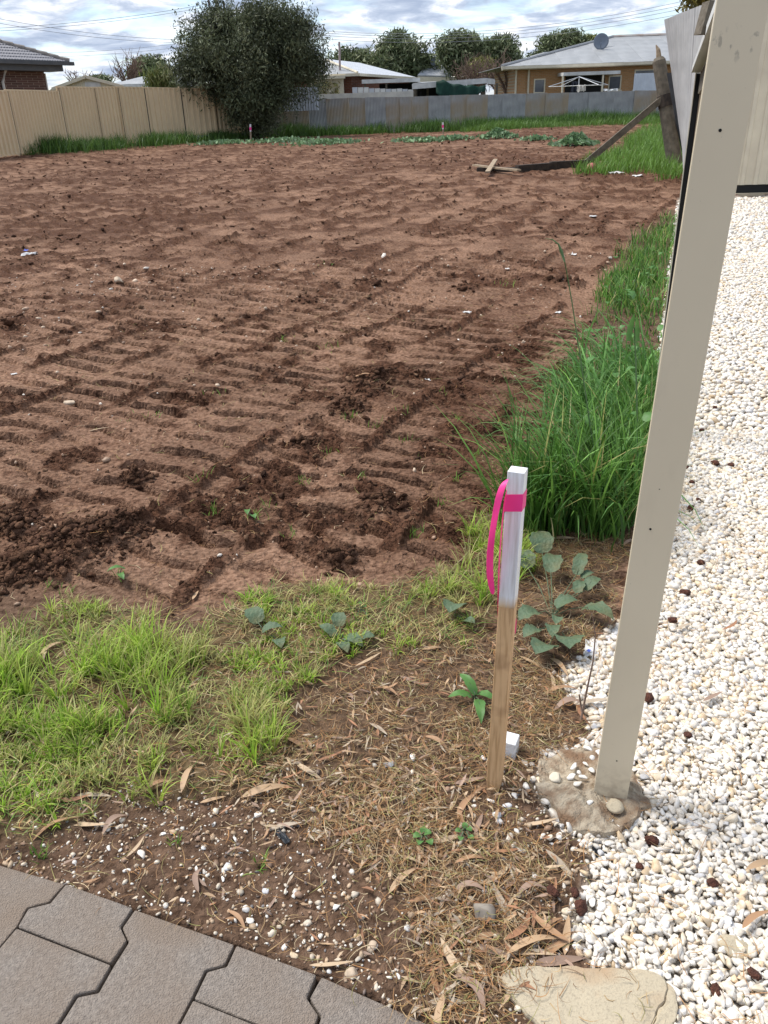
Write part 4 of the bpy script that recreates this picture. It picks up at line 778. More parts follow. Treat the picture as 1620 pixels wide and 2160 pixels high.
# mallow leaves in the tall grass: a mass
r4 = np.random.default_rng(41); Vs, Fs, k0 = [], [], 0
X, Y, z = field(600, (.6, 3.4, 2.7, 7.5), lambda X, Y, la, dr, gr, pa, ta, di, lo: ta*(1-gr)*.5, r4)
for i in range(len(X)):
    L_ = r4.uniform(.035, .075); v, F = leafmesh(L_, L_*r4.uniform(.7, 1.0), r4); a = r4.uniform(0, 6.28); el = r4.uniform(-.4, .5); ca, sa = math.cos(a), math.sin(a)
    x = v[:, 0]*math.cos(el)-v[:, 2]*math.sin(el); zz = v[:, 0]*math.sin(el)+v[:, 2]*math.cos(el)
    Vs.append(np.stack([x*ca-v[:, 1]*sa+X[i], x*sa+v[:, 1]*ca+Y[i], zz+z[i]+(r4.uniform(.10, .40) if Y[i] < 4.6 else r4.uniform(.05, .25))], -1)); Fs += [tuple(q+k0 for q in f) for f in F]; k0 += len(v)
o = mesh('mallow_leaves', np.concatenate(Vs), Fs, M['weed_bright'], smooth=True); tag(o, 'round mallow leaves mixed through the tall boundary grass', 'weeds', kind='stuff')
# tall stalks
def stalk(name, pts, rad, label, mt, head=None):
    t = thing(name, tuple(pts[0]), label, 'grass stalk'); MB().tube(pts, rad, 6).build('stem', mt, t, smooth=True)
    for h in head or []: h(t)
    return t
gs = mat('green_stalk', (.10,.17,.07), rough=.6)
stalk('seed_stalk', [GS(1268,1040), A(1245,900,2.95), A(1225,760,2.95), A(1207,640,2.93), A(1190,545,2.9)], [.0035,.003,.0025,.0022,.002], 'tall thin grass stalk rising above the tuft with hooked tip', gs,
      [lambda t: MB().tube([A(1191,552,2.9), A(1184,530,2.9), A(1178,515,2.9), A(1165,505,2.9), A(1150,503,2.9)], [.003,.006,.003,.002,.0008], 6).build('seed_head', gs, t, smooth=True)])
def bladeobj(t, p0, p1, w_):
    V = []; F = []; n = 6; d = p1-p0
    for i in range(n+1):
        q = i/n; p = p0+d*q + np.array([0, -.03, -.05])*q*q; ww = w_*(math.sin(math.pi*(.25+.75*q)))+.0005; V += [p+np.array([-ww/2, 0, 0]), p+np.array([0, .25*ww, 0]), p+np.array([ww/2, 0, 0])]
    for i in range(n): a = 3*i; F += [(a, a+3, a+4, a+1), (a+1, a+4, a+5, a+2)]
    mesh('leaf_blade', np.array(V), F, M['weed_bright'], t, smooth=True)
stalk('reed_stalk', [GS(1345,1040), A(1344,880,3.0), A(1341,760,3.0), A(1338,690,3.0)], [.004,.0035,.003,.002], 'stout grass stalk with folded upright leaf beside the cream post', gs,
      [lambda t: bladeobj(t, A(1325,720,3.0), A(1338,628,3.0), .022), lambda t: bladeobj(t, A(1345,720,3.0), A(1342,635,3.0), .018)])
for (px, py, tx, ty, Y_, ww) in [(1260,880,1290,735,2.9,.018),(1300,900,1255,735,2.95,.016),(1200,880,1215,720,2.95,.015),(1300,1010,1130,1000,2.8,.012)]: pass
tw = thing('bare_twig', tuple(GS(1225, 1520)), 'thin bare brown twig standing between stake and cream post', 'twig')
MB().tube([GS(1225,1520), A(1238,1455,1.66), A(1251,1395,1.67), A(1256,1340,1.68), A(1250,1300,1.68), A(1238,1280,1.68)], [.0032,.0026,.002,.0016,.0012,.0008], 6).build('stem', M['twig'], tw, smooth=True)
MB().tube([A(1227,1500,1.64), A(1222,1465,1.64)], [.003, .0022], 6).build('stub', M['twig'], tw, smooth=True)
#PART4
# ================================================================== FAR SETTING
r5 = np.random.default_rng(51)
def corr(P0, P1, z0, z1, pitch, amp, top=None, lean=(0, 0), trap=False, per=6):
    """corrugated sheet from P0 to P1 (xy), bottom z0, top z1; lean = xy shift of the top"""
    P0 = np.array(P0[:2], float); P1 = np.array(P1[:2], float); d = P1-P0; l = np.linalg.norm(d); d /= l; nn = np.array([d[1], -d[0]])
    n = max(2, int(l/pitch*per)); V = []; F = []
    for i in range(n+1):
        s = l*i/n; ph = (s/pitch) % 1
        o = amp*(0.5+.5*math.cos(2*math.pi*ph)) if not trap else amp*float(np.clip((abs(ph-.5)-.28)/.08, 0, 1))
        p = P0 + d*s + nn*o; q = s/l; zb = z0 if not hasattr(z0, '__len__') else z0[0]+(z0[1]-z0[0])*q; zt = z1 if not hasattr(z1, '__len__') else z1[0]+(z1[1]-z1[0])*q
        V += [(p[0], p[1], zb), (p[0]+lean[0], p[1]+lean[1], zt)]
    for i in range(n): F.append((2*i, 2*i+2, 2*i+3, 2*i+1))
    return np.array(V), F
# ---------- tan steel fence on the left
fence = thing('tan_fence', (-11, 38, 0), 'tan ribbed steel panel fence along the left side of the field', 'fence')
FP = [(-75, 28.6, 188, 360), (25, 31.6, 188, 332), (131, 36.0, 190, 314), (204, 38.8, 183, 303), (253, 40.6, 182, 299), (308, 42.4, 183.5, 297), (384, 43.8, 185, 295), (453, 44.6, 186, 294), (516, 46.4, 191, 292)]
fp = []
for (px, Y_, yt, yb) in FP:
    a = A(px, (yt+yb)/2, Y_); zb = gz(a[0], Y_) + .03; zt = A(px, yt, Y_)[2]; fp.append((a[0], Y_, zb, zt))
for i in range(len(fp)-1):
    (x0, y0, b0_, t0), (x1, y1, b1, t1) = fp[i], fp[i+1]
    if i == 2: t0 = t1 = fp[3][3]-.10 if False else t1
    if i in (0, 1): t1 = t0
    pl = .22 if i >= 6 else 0
    V, F = corr((x0, y0), (x1, y1), (b0_+pl+.04, b1+pl+.04), (t0-.03, t1-.03), .275, .075, trap=True, per=16); pn = mesh('panel', V, F, M['tan'], fence)
    d = np.array([x1-x0, y1-y0]); d /= np.linalg.norm(d); nn = np.array([d[1], -d[0], 0])
    MB().beam((x0, y0, t0-.02) + nn*.01, (x1, y1, t1-.02) + nn*.01, .06, .05).build('top_rail', M['tan'], pn)
    MB().beam((x0, y0, b0_+pl+.03) + nn*.01, (x1, y1, b1+pl+.03) + nn*.01, .06, .05).build('bottom_rail', M['tan'], pn)
    MB().obox(np.array([x0, y0, b0_-.05]) - np.array([d[0], d[1], 0])*.03 - nn*.01, np.array([d[0], d[1], 0])*.06, nn*.06, (0, 0, max(t0, fp[max(i-1, 0)][3])-b0_+.05)).build('post', M['tan'], fence)
    MB().obox(np.array([x0, y0, b0_]) + np.array([d[0], d[1], 0])*.032 + nn*.056, np.array([d[0], d[1], 0])*.05, nn*.012, (0, 0, t0-b0_-.06)).build('post_shade_strip', M['shade_spot'], fence)  # near-black strip painting the shadow line beside the post
    if pl: MB().obox(np.array([x0, y0, b0_-.1]), np.array([x1-x0, y1-y0, b1-b0_]), nn*.05, (0, 0, pl+.1)).build('plinth', M['white_trim'], fence)
# ---------- corrugated iron fence at the back
rear = thing('iron_fence', (4, 46.9, 0), 'weathered grey corrugated iron fence across the back of the field', 'fence')
RX = [500, 560, 605, 650, 690, 735, 772, 812, 845, 868, 905, 948, 985, 1026, 1060, 1105, 1150, 1195, 1240, 1290, 1335, 1380, 1440]
for i in range(len(RX)-1):
    Ya = 46.9 + (.03 if i % 2 else 0)
    a = A(RX[i]-1, 245, Ya); b = A(RX[i+1]+2, 245, Ya)
    ta = A(RX[i], 208-.0257*(RX[i]-690), Ya)[2] + r5.uniform(-.02, .02); tb_ = A(RX[i+1], 208-.0257*(RX[i+1]-690), Ya)[2] + r5.uniform(-.02, .02)
    if RX[i] < 640: ta = tb_ = 1.62
    V, F = corr(a, b, -.05, (ta, tb_), .076, .018, per=6); mesh('iron_sheet', V, F, M['galv2'] if r5.random() < .45 else M['galv'], rear)
a = A(588, 210, 46.8); b = A(673, 210, 46.8); V, F = corr(a, b, A(630, 234, 46.8)[2], A(630, 184, 46.8)[2], .14, .06)
o = mesh('iron_sheet', V, F, M['galv_new'], rear); o['label'] = 'brighter newer sheet raised above the fence beside the tree'
# ---------- leaning sheets, broken post and burnt timbers on the right
lean = thing('leaning_fence', tuple(G(1450, 372)), 'leaning grey corrugated sheets of the broken fence behind the cream post', 'fence')
Bf = G(1452, 380); Tf = A(1405, 40, 17.0); Bn = np.array([5.05, 14.0, 0]); Tn = A(1540, -12, 14.6)
ns = 4
M['galv_pale'] = mat('pale_weathered_steel', (.47,.465,.45), (.38,.375,.365), 3, 5, .6, metal=.1)
for i in range(ns):
    q0_, q1_ = i/ns, (i+1)/ns + .01; b0_ = Bf+(Bn-Bf)*q0_; b1 = Bf+(Bn-Bf)*q1_; t0 = Tf+(Tn-Tf)*q0_; t1 = Tf+(Tn-Tf)*q1_; n = 90; V = []; F = []
    nn = np.cross(b1-b0_, t0-b0_); nn /= np.linalg.norm(nn); l = np.linalg.norm(t1-t0)
    for k in range(n+1):
        u = k/n; o_ = nn*(.034*math.cos(2*math.pi*u*l/.11) + (i % 2)*.03); V += [b0_+(b1-b0_)*u+o_, t0+(t1-t0)*u+o_]
    for k in range(n): F.append((2*k, 2*k+2, 2*k+3, 2*k+1))
    mesh('iron_sheet', np.array(V), F, M['galv_pale'], lean)
dk = thing('dark_sheet', tuple(G(1446, 340)), 'dark narrow steel sheet propped between the broken post and leaning fence', 'steel sheet')
p0, p1, p2_, p3 = A(1406,154,19.6), A(1424,152,19.5), A(1450,335,19.6), A(1441,338,19.7)
MB().add([p0, p1, p2_, p3] + [p+np.array([.03, .04, 0]) for p in (p0, p1, p2_, p3)], [(0,3,2,1),(4,5,6,7),(0,1,5,4),(1,2,6,5),(2,3,7,6),(3,0,4,7)]).build('sheet', M['galv_dark'], dk)
bp_ = thing('broken_post', tuple(G(1425, 345)), 'thick weathered timber post leaning left with a splintered top', 'post')
b0_ = G(1424, 350); t0 = A(1389, 122, 20.1)
pts = [b0_+(t0-b0_)*q for q in (-.05, .25, .5, .75, .97, 1.0)]
MB().tube(pts, [.17,.165,.155,.145,.14,.10], 12).build('trunk', M['weather'], bp_)
d = (t0-b0_)/np.linalg.norm(t0-b0_)
MB().tube([t0+np.array([.03,0,-.1]), t0+d*.16+np.array([.02,0,0]), t0+d*.26+np.array([-.01,0,.0])], [.07,.045,.012], 6).build('splinter', M['pale_wood'], bp_)
MB().tube([b0_+(t0-b0_)*.55, b0_+(t0-b0_)*.66], [.165,.16], 12).build('charred_band', M['charred'], bp_)
br = thing('brace_beam', tuple(G(1233, 352)), 'long dark timber brace slanting from ground up to the broken post', 'beam')
MB().beam(G(1230, 353)+np.array([0,0,.05]), A(1400, 206, 19.85), .10, .13).build('timber', M['weather'], br)
bt = thing('burnt_beam', tuple(G(1110, 360)), 'blackened burnt beam lying on the soil at the foot of the brace', 'beam')
a, b, c, d_ = G(1008, 362), G(1090, 363), G(1160, 357), G(1238, 353)
for p, q, hh in [(a, b, .09), (b, c, .14), (c, d_, .16)]: MB().beam(p+np.array([0,0,hh/2]), q+np.array([.12,0,hh/2]), .13, hh).build('charred_length', M['charred'], bt)
for (a, b, lab) in [((1028,374),(1045,348),'short pale plank lying across the end of the burnt beam'),((1042,364),(1094,372),'thin pale plank on the soil below the burnt beam'),((1000,358),(1040,366),'grey thin stick at the left tip of the burnt beam')]:
    o = MB().beam(GS(*a)+np.array([0,0,.10]), GS(*b)+np.array([0,0,.12]), .10, .035).build('plank', M['pale_wood']); tag(o, lab, 'plank', 'loose planks by the burnt beam')
# ---------- garage on the right
gar = thing('garage', (6.5, 13.6, 0), 'cream ribbed steel garage wall behind the gravel on the right', 'garage')
a = A(1538, 400, 13.45); V, F = corr((a[0], 13.5), (a[0]+6, 13.2), .16, 3.2, .20, .022, trap=True, per=14); mesh('ribbed_wall', V, F, M['cream_trim'], gar)
MB().obox((a[0]-.02, 13.52, .0), (6.04, -.3, 0), (.0, .05, 0), (0, 0, .16)).build('gap_shade', M['shade_in'], gar)  # solid near-black strip, painted shade of the gap below the wall
MB().obox((a[0]-.02, 13.40, -.03), (6.04, -.3, 0), (.0, .12, 0), (0, 0, .07)).build('concrete_edge', M['concrete'], gar)
MB().obox((a[0], 13.62, .0), (6.0, -.3, 0), (2.9, 5, 0), (0, 0, 3.19)).build('shed_body', M['cream_trim'], gar)
# ---------- survey pegs far off
for (px, yb, yt, Y_, lab) in [(935,290,258,42.3,'far white and pink survey peg in the middle before the iron fence'),(529,296,262,42.0,'far survey peg at the dark foot of the big tree')]:
    t = thing('far_peg', tuple(A(px, yb, Y_)), lab, 'peg', 'far survey pegs'); b = A(px, yb, Y_); tt = A(px-1, yt, Y_); mid = b+(tt-b)*.55
    zb = min(b[2], gz(b[0], Y_))-.03; b = np.array([b[0], b[1], zb])
    MB().beam(b, mid, .07, .07, up=(0, 1, 0)).build('shaft', M['pale_wood'], t); MB().beam(mid, tt, .075, .075, up=(0, 1, 0)).build('painted_top', M['white_paint'], t)
    MB().beam(b+(tt-b)*.66, b+(tt-b)*.84, .085, .085, up=(0, 1, 0)).build('pink_band', M['pink'], t)
# ---------- foliage
def leafquads(C, L_, W_, col, r, up=.0):
    n = len(C); d = r.normal(size=(n, 3)); d[:, 2] += up; d /= np.linalg.norm(d, axis=1)[:, None]; q = np.cross(d, r.normal(size=(n, 3))); q /= np.linalg.norm(q, axis=1)[:, None]
    L_ = L_*r.uniform(.6, 1.4, (n, 1)); W_ = W_*r.uniform(.7, 1.3, (n, 1))
    V = np.stack([C - d*L_*.5, C + q*W_*.5, C + d*L_*.5, C - q*W_*.5], 1).reshape(-1, 3)
    F = np.arange(4*n).reshape(-1, 4); return V, F, np.repeat(col, 4, 0)
def crown(blobs, ncl, per, sig, L_, W_, cols, r, up=.4, shell=.55, droop=0):
    C = []; vol = np.array([b[1][0]*b[1][1]*b[1][2] for b in blobs])**.75; vol /= vol.sum(); CC = []
    for (c, rd), f in zip(blobs, vol):
        m_ = max(3, int(ncl*f)); u = r.normal(size=(m_, 3)); u /= np.linalg.norm(u, axis=1)[:, None]; q = shell + (1.10-shell)*r.random((m_, 1))
        CC.append(np.array(c) + u*q*np.array(rd)*(1+r.normal(0, .10, (m_, 1))))
    CC = np.concatenate(CC); n = len(CC)*per; idx = np.repeat(np.arange(len(CC)), per); off = r.normal(0, 1, (n, 3))*sig
    if droop: off[:, 2] = -np.abs(off[:, 2])*droop
    cc = pick(cols, len(CC), r, jit=.32)[idx]*(1+r.normal(0, .12, (n, 1)))
    return leafquads(CC[idx]+off, L_, W_, np.clip(cc, .003, .9), r, up), CC
def tree(name, base, trunk_h, tr, blobs, ncl, per, sig, L_, W_, cols, label, cat, r, group=None, up=.4, limbs=5, shell=.55, droop=0, bark='bark'):
    t = thing(name, tuple(base), label, cat, group); base = np.array(base, float)
    (V, F, C), CC = crown(blobs, ncl, per, sig, L_, W_, cols, r, up, shell, droop)
    mesh('crown', V, F, M['foliage'], t, col=C)
    b = MB(); cen = np.mean([x[0] for x in blobs], 0); top = np.array([cen[0], cen[1], base[2]+trunk_h])
    b.tube([base-np.array([0,0,.2]), base+(top-base)*.5+np.array([.05*tr*8, 0, 0]), top], [tr, tr*.8, tr*.65], 9)
    for k in range(limbs):
        e = np.array(blobs[k % len(blobs)][0]) + r.normal(0, .3, 3)*np.array(blobs[k % len(blobs)][1]); md = (top+e)/2 + r.normal(0, .15, 3)
        b.tube([top-np.array([0, 0, .1]), md, e], [tr*.5, tr*.33, tr*.12], 6)
    b.build('trunk', M[bark], t, smooth=True); return t
def S(px, py, Y_, rp, rz=None, dz=1.0):      # blob from pixel centre and pixel radii at distance Y
    c = A(px, py, Y_); k = np.linalg.norm(ray(px, py)); sx = Y_/ray(px, py)[1]; return (tuple(c), (rp*sx, rp*sx*dz, (rz or rp)*sx))
OL = [(.070,.084,.042),(.09,.108,.054),(.12,.138,.072),(.05,.062,.032),(.15,.165,.095)]
tb0 = A(540, 296, 44.6); tb0[2] = .0
tree('olive_tree', tb0, 1.6, .22, [S(530,110,44.4,110,80), S(430,120,44.2,62,65), S(625,130,44.4,62,75), S(560,50,44.6,65,45), S(470,60,44.5,48,45), S(540,195,43.9,75,55), S(480,165,43.8,55,50), S(578,185,44.2,30,50), S(545,245,44.0,48,35), S(395,150,44.3,32,40), S(665,135,44.5,25,28), S(620,60,44.6,35,40), S(515,225,43.8,38,35)],
     1500, 66, .25, .19, .048, OL, 'big dark olive green tree spreading over the back corner of the fences', 'tree', r5, up=.7, limbs=39, shell=.15)
# twiggy outline sprays
GM = [(.14,.17,.085),(.18,.21,.11),(.10,.13,.06),(.22,.24,.14)]
def gum(px, Y_, blobs, base_py, label, r, n=260, cols=GM):
    bs = [S(x, y, Y_, a, b_, .9) for x, y, a, b_ in blobs]; b = A(px, base_py, Y_); b[2] = -.2
    tree('gum_tree', b, max(2.0, min(q[0][2] for q in bs)-.5), .28, bs, n, 34, .45, .50, .13, cols, label, 'gum tree', r, 'gum trees on the skyline', up=-.5, limbs=7, shell=.25, droop=1.3)
gum(745, 86, [(735,120,28,18),(765,118,22,20),(790,135,22,22)], 190, 'low rounded gum left of the tall one behind the centre house', r5, 240)
gum(840, 84, [(835,85,30,28),(820,112,35,28),(858,100,30,30),(840,140,45,28),(880,125,25,22),(905,130,14,20)], 190, 'tallest broad gum tree behind the centre house', r5, 480)
gum(968, 82, [(960,85,28,22),(985,92,24,24),(945,98,18,20),(975,115,30,20)], 190, 'domed gum tree above the white steep roof', r5, 330)
gum(1050, 85, [(1035,90,20,20),(1062,88,20,20),(1048,115,30,22),(1072,110,14,20)], 190, 'gum tree with see through crown left of the satellite dish house', r5, 260)
gum(1160, 88, [(1160,92,14,20),(1163,112,12,16)], 180, 'narrow dark gum behind the hip of the dish house', r5, 110)
gum(1200, 88, [(1192,78,20,16),(1212,76,16,16),(1200,95,22,14)], 180, 'gum crown left of the satellite dish', r5, 170)
gum(1245, 90, [(1243,80,14,10),(1240,90,16,8)], 170, 'small yellow green crown just left of the satellite dish', r5, 70, [(.16,.17,.05),(.12,.14,.045)])
gum(1133, 90, [(1133,118,8,8)], 170, 'tiny dark crown at the low end of the dish house roof', r5, 40)
gum(310, 84, [(296,135,16,16),(322,130,20,14),(305,150,24,14),(335,148,12,12)], 180, 'round dark gum above the pale roof on the left', r5, 190)
gum(208, 84, [(208,163,9,7)], 180, 'tiny dark tree crown above the cream shed', r5, 40)
gum(1020, 80, [(1015,135,14,12)], 180, 'yellow green shrub below the skyline gums', r5, 60, [(.17,.18,.05)])
yt_ = [S(1490, -12, 24, 36, 26), S(1520,-30,24,40,30)]
tree('mossy_tree', (A(1500, 100, 24)[0], 24, 0), 2.6, .2, yt_, 120, 40, .18, .18, .05, [(.20,.17,.04),(.15,.13,.035)], 'yellow green tree crown showing above the leaning iron sheets', 'tree', r5, up=-.3)
# weeping plant beside the left pale roof
tree('weeping_tree', (A(335, 190, 49)[0], 49, 0), 2.6, .08, [S(335,155,49,18,14), S(322,160,49,12,12), S(350,152,49,14,14)], 60, 40, .22, .45, .05, [(.17,.20,.06),(.11,.15,.05),(.22,.22,.10)], 'thin yellow green weeping tree left of the big dark tree', 'tree', r5, up=-2.0, droop=2.0, limbs=4)
# bare trees
def bare(name, px, py, Y_, h, sp, label, r, n=26):
    t = thing(name, (A(px, py, Y_)[0], Y_, 0), label, 'bare tree', 'bare winter trees'); b = np.array([A(px, py, Y_)[0], Y_, 0]); top = A(px, py, Y_)[2]; bb = MB()
    bb.tube([b-np.array([0,0,.2]), b+np.array([.1, 0, top-h*.9])], [.16, .10], 7); o0 = b+np.array([.1, 0, top-h*.9])
    for i in range(n):
        a = r.uniform(0, 6.28); e = o0 + np.array([math.cos(a)*sp*r.uniform(.2, 1), math.sin(a)*sp*.6*r.uniform(.2, 1), h*r.uniform(.5, 1)]); md = o0+(e-o0)*.5+np.array([0, 0, .1*h])
        bb.tube([o0, md, e], [.06, .035, .012], 5, cap=False)
        for _ in range(7):
            q = r.uniform(.35, 1); s0_ = o0+(e-o0)*q; e2 = s0_+r.normal(0, .22, 3)*h*.5+np.array([0, 0, .12*h]); bb.tube([s0_, e2], [.02, .008], 4, cap=False)
    bb.build('branches', M['twig'], t); return t
bare('bare_tree', 258, 118, 70, 2.6, 1.9, 'leafless reddish tree left of the round dark gum', r5, 30)
bare('bare_tree', 1005, 122, 74, 3.0, 2.6, 'leafless purple brown tree beside the white steep roof', r5, 40)
bare('bare_tree', 1050, 128, 70, 2.6, 2.0, 'leafless tree left of the orange brick house', r5, 34)
bare('bare_tree', 160, 152, 66, 1.6, 2.0, 'faint leafless twigs above the cream shed roof', r5, 18)
bare('bare_tree', 1075, 150, 60, 2.2, 1.2, 'thin leafless shrub at the corner of the orange brick house', r5, 22)
# far broadleaf weed mounds in front of the back fence
def mound(px, py, wpx, label, r, n=420):
    hz_ = .30 if n >= 600 else .05; wpx = wpx if n >= 600 else wpx*1.9
    q = G(px, py); sx = q[1]/ray(px, py)[1]; X = r.normal(q[0], wpx*sx*.42, n); Y_ = r.normal(q[1], wpx*sx*.30, n); d2 = ((X-q[0])/(wpx*sx*.9))**2 + ((Y_-q[1])/(wpx*sx*.7))**2
    z = ground_z(X, Y_) + r.uniform(.02, .12, n) + hz_*np.exp(-d2*2.0)*r.uniform(.3, 1, n)
    C = np.stack([X, Y_, z], -1); V, F, Cc = leafquads(C, .17, .12, pick([(.19,.30,.15),(.15,.25,.12),(.23,.33,.19),(.12,.21,.09)], n, r), r, .2)
    o = mesh('weed_clump', V, F, M['foliage'], col=Cc); return tag(o, label, 'weeds', 'grey green weed clumps before the back fence', kind='stuff')
mound(1212, 308, 40, 'dense grey green weed mound left of the slanting brace', r5, 900); mound(1050, 293, 34, 'low grey green weeds before the orange brick house', r5, 600)
mound(690, 304, 45, 'flat pale green weeds below the raised bright sheet', r5, 500); mound(600, 300, 40, 'flat pale green weeds right of the big tree foot', r5, 420); mound(885, 300, 36, 'sparse pale weeds left of the middle far peg', r5, 300); mound(960, 296, 26, 'small pale weeds right of the middle far peg', r5, 200); mound(470, 305, 40, 'pale yellow green weeds before the white plinth', r5, 320); mound(1130,297,20,'small green weed clump between the two grey green mounds', r5, 160)
#PART5
# ================================================================== HOUSES
def quad(name, P, mt, parent, th=.06):
    P = [np.array(p, float) for p in P]; n = np.cross(P[1]-P[0], P[2]-P[0]); n /= np.linalg.norm(n); n = n*(-1 if n[2] > 0 else 1)
    k = len(P); V = P + [p+n*th for p in P]; F = [tuple(range(k)), tuple(range(k, 2*k))[::-1]] + [(i, k+i, k+(i+1) % k, (i+1) % k) for i in range(k)]
    return MB().add(V, F).build(name, mt, parent)
def window(parent, x0, x1, z0, z1, y, mt_f, bars=1, pane='glass'):
    f = .07; b = MB(); b.box((x0, y-.05, z0), (x1, y+.02, z0+f)).box((x0, y-.05, z1-f), (x1, y+.02, z1)).box((x0, y-.05, z0+f), (x0+f, y+.02, z1-f)).box((x1-f, y-.05, z0+f), (x1, y+.02, z1-f))
    o = b.build('window', mt_f, parent); MB().box((x0+f, y-.02, z0+f), (x1-f, y+.01, z1-f)).build('pane', M[pane], o)
    MB().box((x0-.06, y-.10, z0-.07), (x1+.06, y+.02, z0-.002)).build('sill', mt_f, o); return o
# ---------- orange brick house
h = thing('orange_brick_house', (18, 60, 0), 'orange brick house with pale iron hip roof and satellite dish', 'house')
YW = 56.0
xl = A(1090, 165, YW)[0]; ze = A(1060, 140, 55.3)[2]; xr = xl+18
MB().box((xl, YW, -.2), (xr, YW+10, ze-.08)).build('wall', M['brick_orange'], h)
xe = A(1058, 140, 55.3)[0]; rz_ = A(1293, 78, 61)[2]; rx = A(1293, 78, 61)[0]
nS = 16
for i in range(nS):                       # front slope, sheet by sheet, cut by the hip
    xa = xe + (xr+.5-xe)*i/nS; xb = xe + (xr+.5-xe)*(i+1)/nS
    def topat(x): q = min(1, (x-xe)/(rx-xe)); return np.array([x, 55.3+(61-55.3)*q, ze+(rz_-ze)*q])
    P = [(xa, 55.3, ze), (xb, 55.3, ze)]
    tb1, ta1 = topat(xb), topat(xa)
    P.append(tuple(tb1))
    if xa < rx < xb: P.append((rx, 61, rz_))
    if i: P.append(tuple(ta1))
    dzz = (i % 2)*.012; P = [(p[0], p[1], p[2]+dzz) for p in P]
    quad('roof_sheet', P, M['roof_iron'], h, .03)
quad('roof_hip', [(xe, 66.7, ze), (xe, 55.3, ze), (rx, 61, rz_)], M['roof_iron'], h, .03)
quad('roof_back', [(xr+.5, 66.7, ze), (xe, 66.7, ze), (rx, 61, rz_), (xr+.5, 61, rz_)], M['roof_iron'], h, .03)
MB().tube([(xe, 55.3, ze+.03), (rx, 61, rz_+.03)], .09, 6).build('hip_cap', M['roof_iron'], h); MB().tube([(rx, 61, rz_+.03), (xr+.5, 61, rz_+.03)], .10, 6).build('ridge_cap', mat('rusty_cap', (.42,.34,.29), (.5,.47,.44), 2), h)
MB().box((xe-.02, 55.16, ze-.16), (xr+.5, 55.29, ze-.01)).build('gutter', M['cream_trim'], h)
MB().box((xe+.1, 55.31, ze-.20), (xr, 55.99, ze-.10)).build('eave_lining', M['cream_trim'], h)
for px in (1088.5, 1115): x = A(px, 165, 55.9)[0]; MB().tube([(x, 55.85, ze-.12), (x, 55.9, ze-.4), (x, 55.9, 0)], .06, 8).build('downpipe', M['cream_trim'], h)
wx = lambda px: A(px, 175, YW)[0]; wz = lambda px, py: A(px, py, YW)[2]
window(h, wx(1126), wx(1150), wz(1138, 197), wz(1138, 166), YW, M['cream_trim'])
window(h, wx(1283), wx(1310), wz(1296, 190), wz(1296, 159), YW, M['cream_trim'])
window(h, wx(1336), wx(1384), wz(1360, 188), wz(1360, 146), YW, M['cream_trim'])
MB().box((wx(1192), YW-.02, 0), (wx(1275), YW+.0, wz(1230, 160))).build('porch_shade', M['shade_in'], h)  # flat near-black panel on the wall, painted as the porch's shade
MB().box((wx(1175), 54.3, wz(1230,159)-.02), (wx(1291), 55.98, wz(1230,159)+.16)).build('porch_roof', M['white_trim'], h)
for px in (1187, 1271): MB().box((A(px,175,54.4)[0]-.05, 54.36, 0), (A(px,175,54.4)[0]+.05, 54.46, wz(1230,159))).build('porch_post', M['cream_trim'], h)
a = A(1336, 180, 53); b = A(1402, 180, 53); V, F = corr(a, b, .3, A(1370, 154, 53)[2], .09, .02); o = mesh('blue_screen', V, F, M['galv_new']); tag(o, 'bluish corrugated steel screen standing before the orange brick house', 'screen')
MB().box((A(1140,60,70)[0], 68, 2), (A(1190,60,70)[0], 74, A(1160,112,70)[2])).build('rear_wing', M['roof_white'], h)
# satellite dish
dp = A(1268, 88, 58.3); dish = thing('satellite_dish', tuple(A(1268, 106, 58.3)), 'grey round satellite dish on a bracket on the iron roof', 'satellite dish')
V = []; F = []; nn = np.array([-.25, -.95, .15]); nn /= np.linalg.norm(nn); e1 = np.cross(nn, (0, 0, 1)); e1 /= np.linalg.norm(e1); e2 = np.cross(e1, nn); Rd = .46
for k in range(5):
    for i in range(20): q = k/4*Rd+.001; V.append(dp + e1*q*math.cos(i*math.pi/10) + e2*q*math.sin(i*math.pi/10) + nn*(.5*q*q))
for k in range(4): F += [(k*20+i, k*20+(i+1) % 20, (k+1)*20+(i+1) % 20, (k+1)*20+i) for i in range(20)]
o = mesh('reflector', np.array(V), F, M['dish'], dish, smooth=True); sd2 = o.modifiers.new('t', 'SOLIDIFY'); sd2.thickness = .02
MB().tube([dp-nn*.05, dp-nn*.06-np.array([0,0,.25]), A(1269, 107, 58.35)], .03, 6).build('bracket', M['dish'], dish); MB().tube([dp-e2*.35, dp+nn*.5-e2*.12], .02, 5).build('feed_arm', M['dish'], dish); MB().tube([dp-np.array([0,0,.35]), A(1297, 97, 58.9)], .015, 5).build('stay', M['dish'], dish)
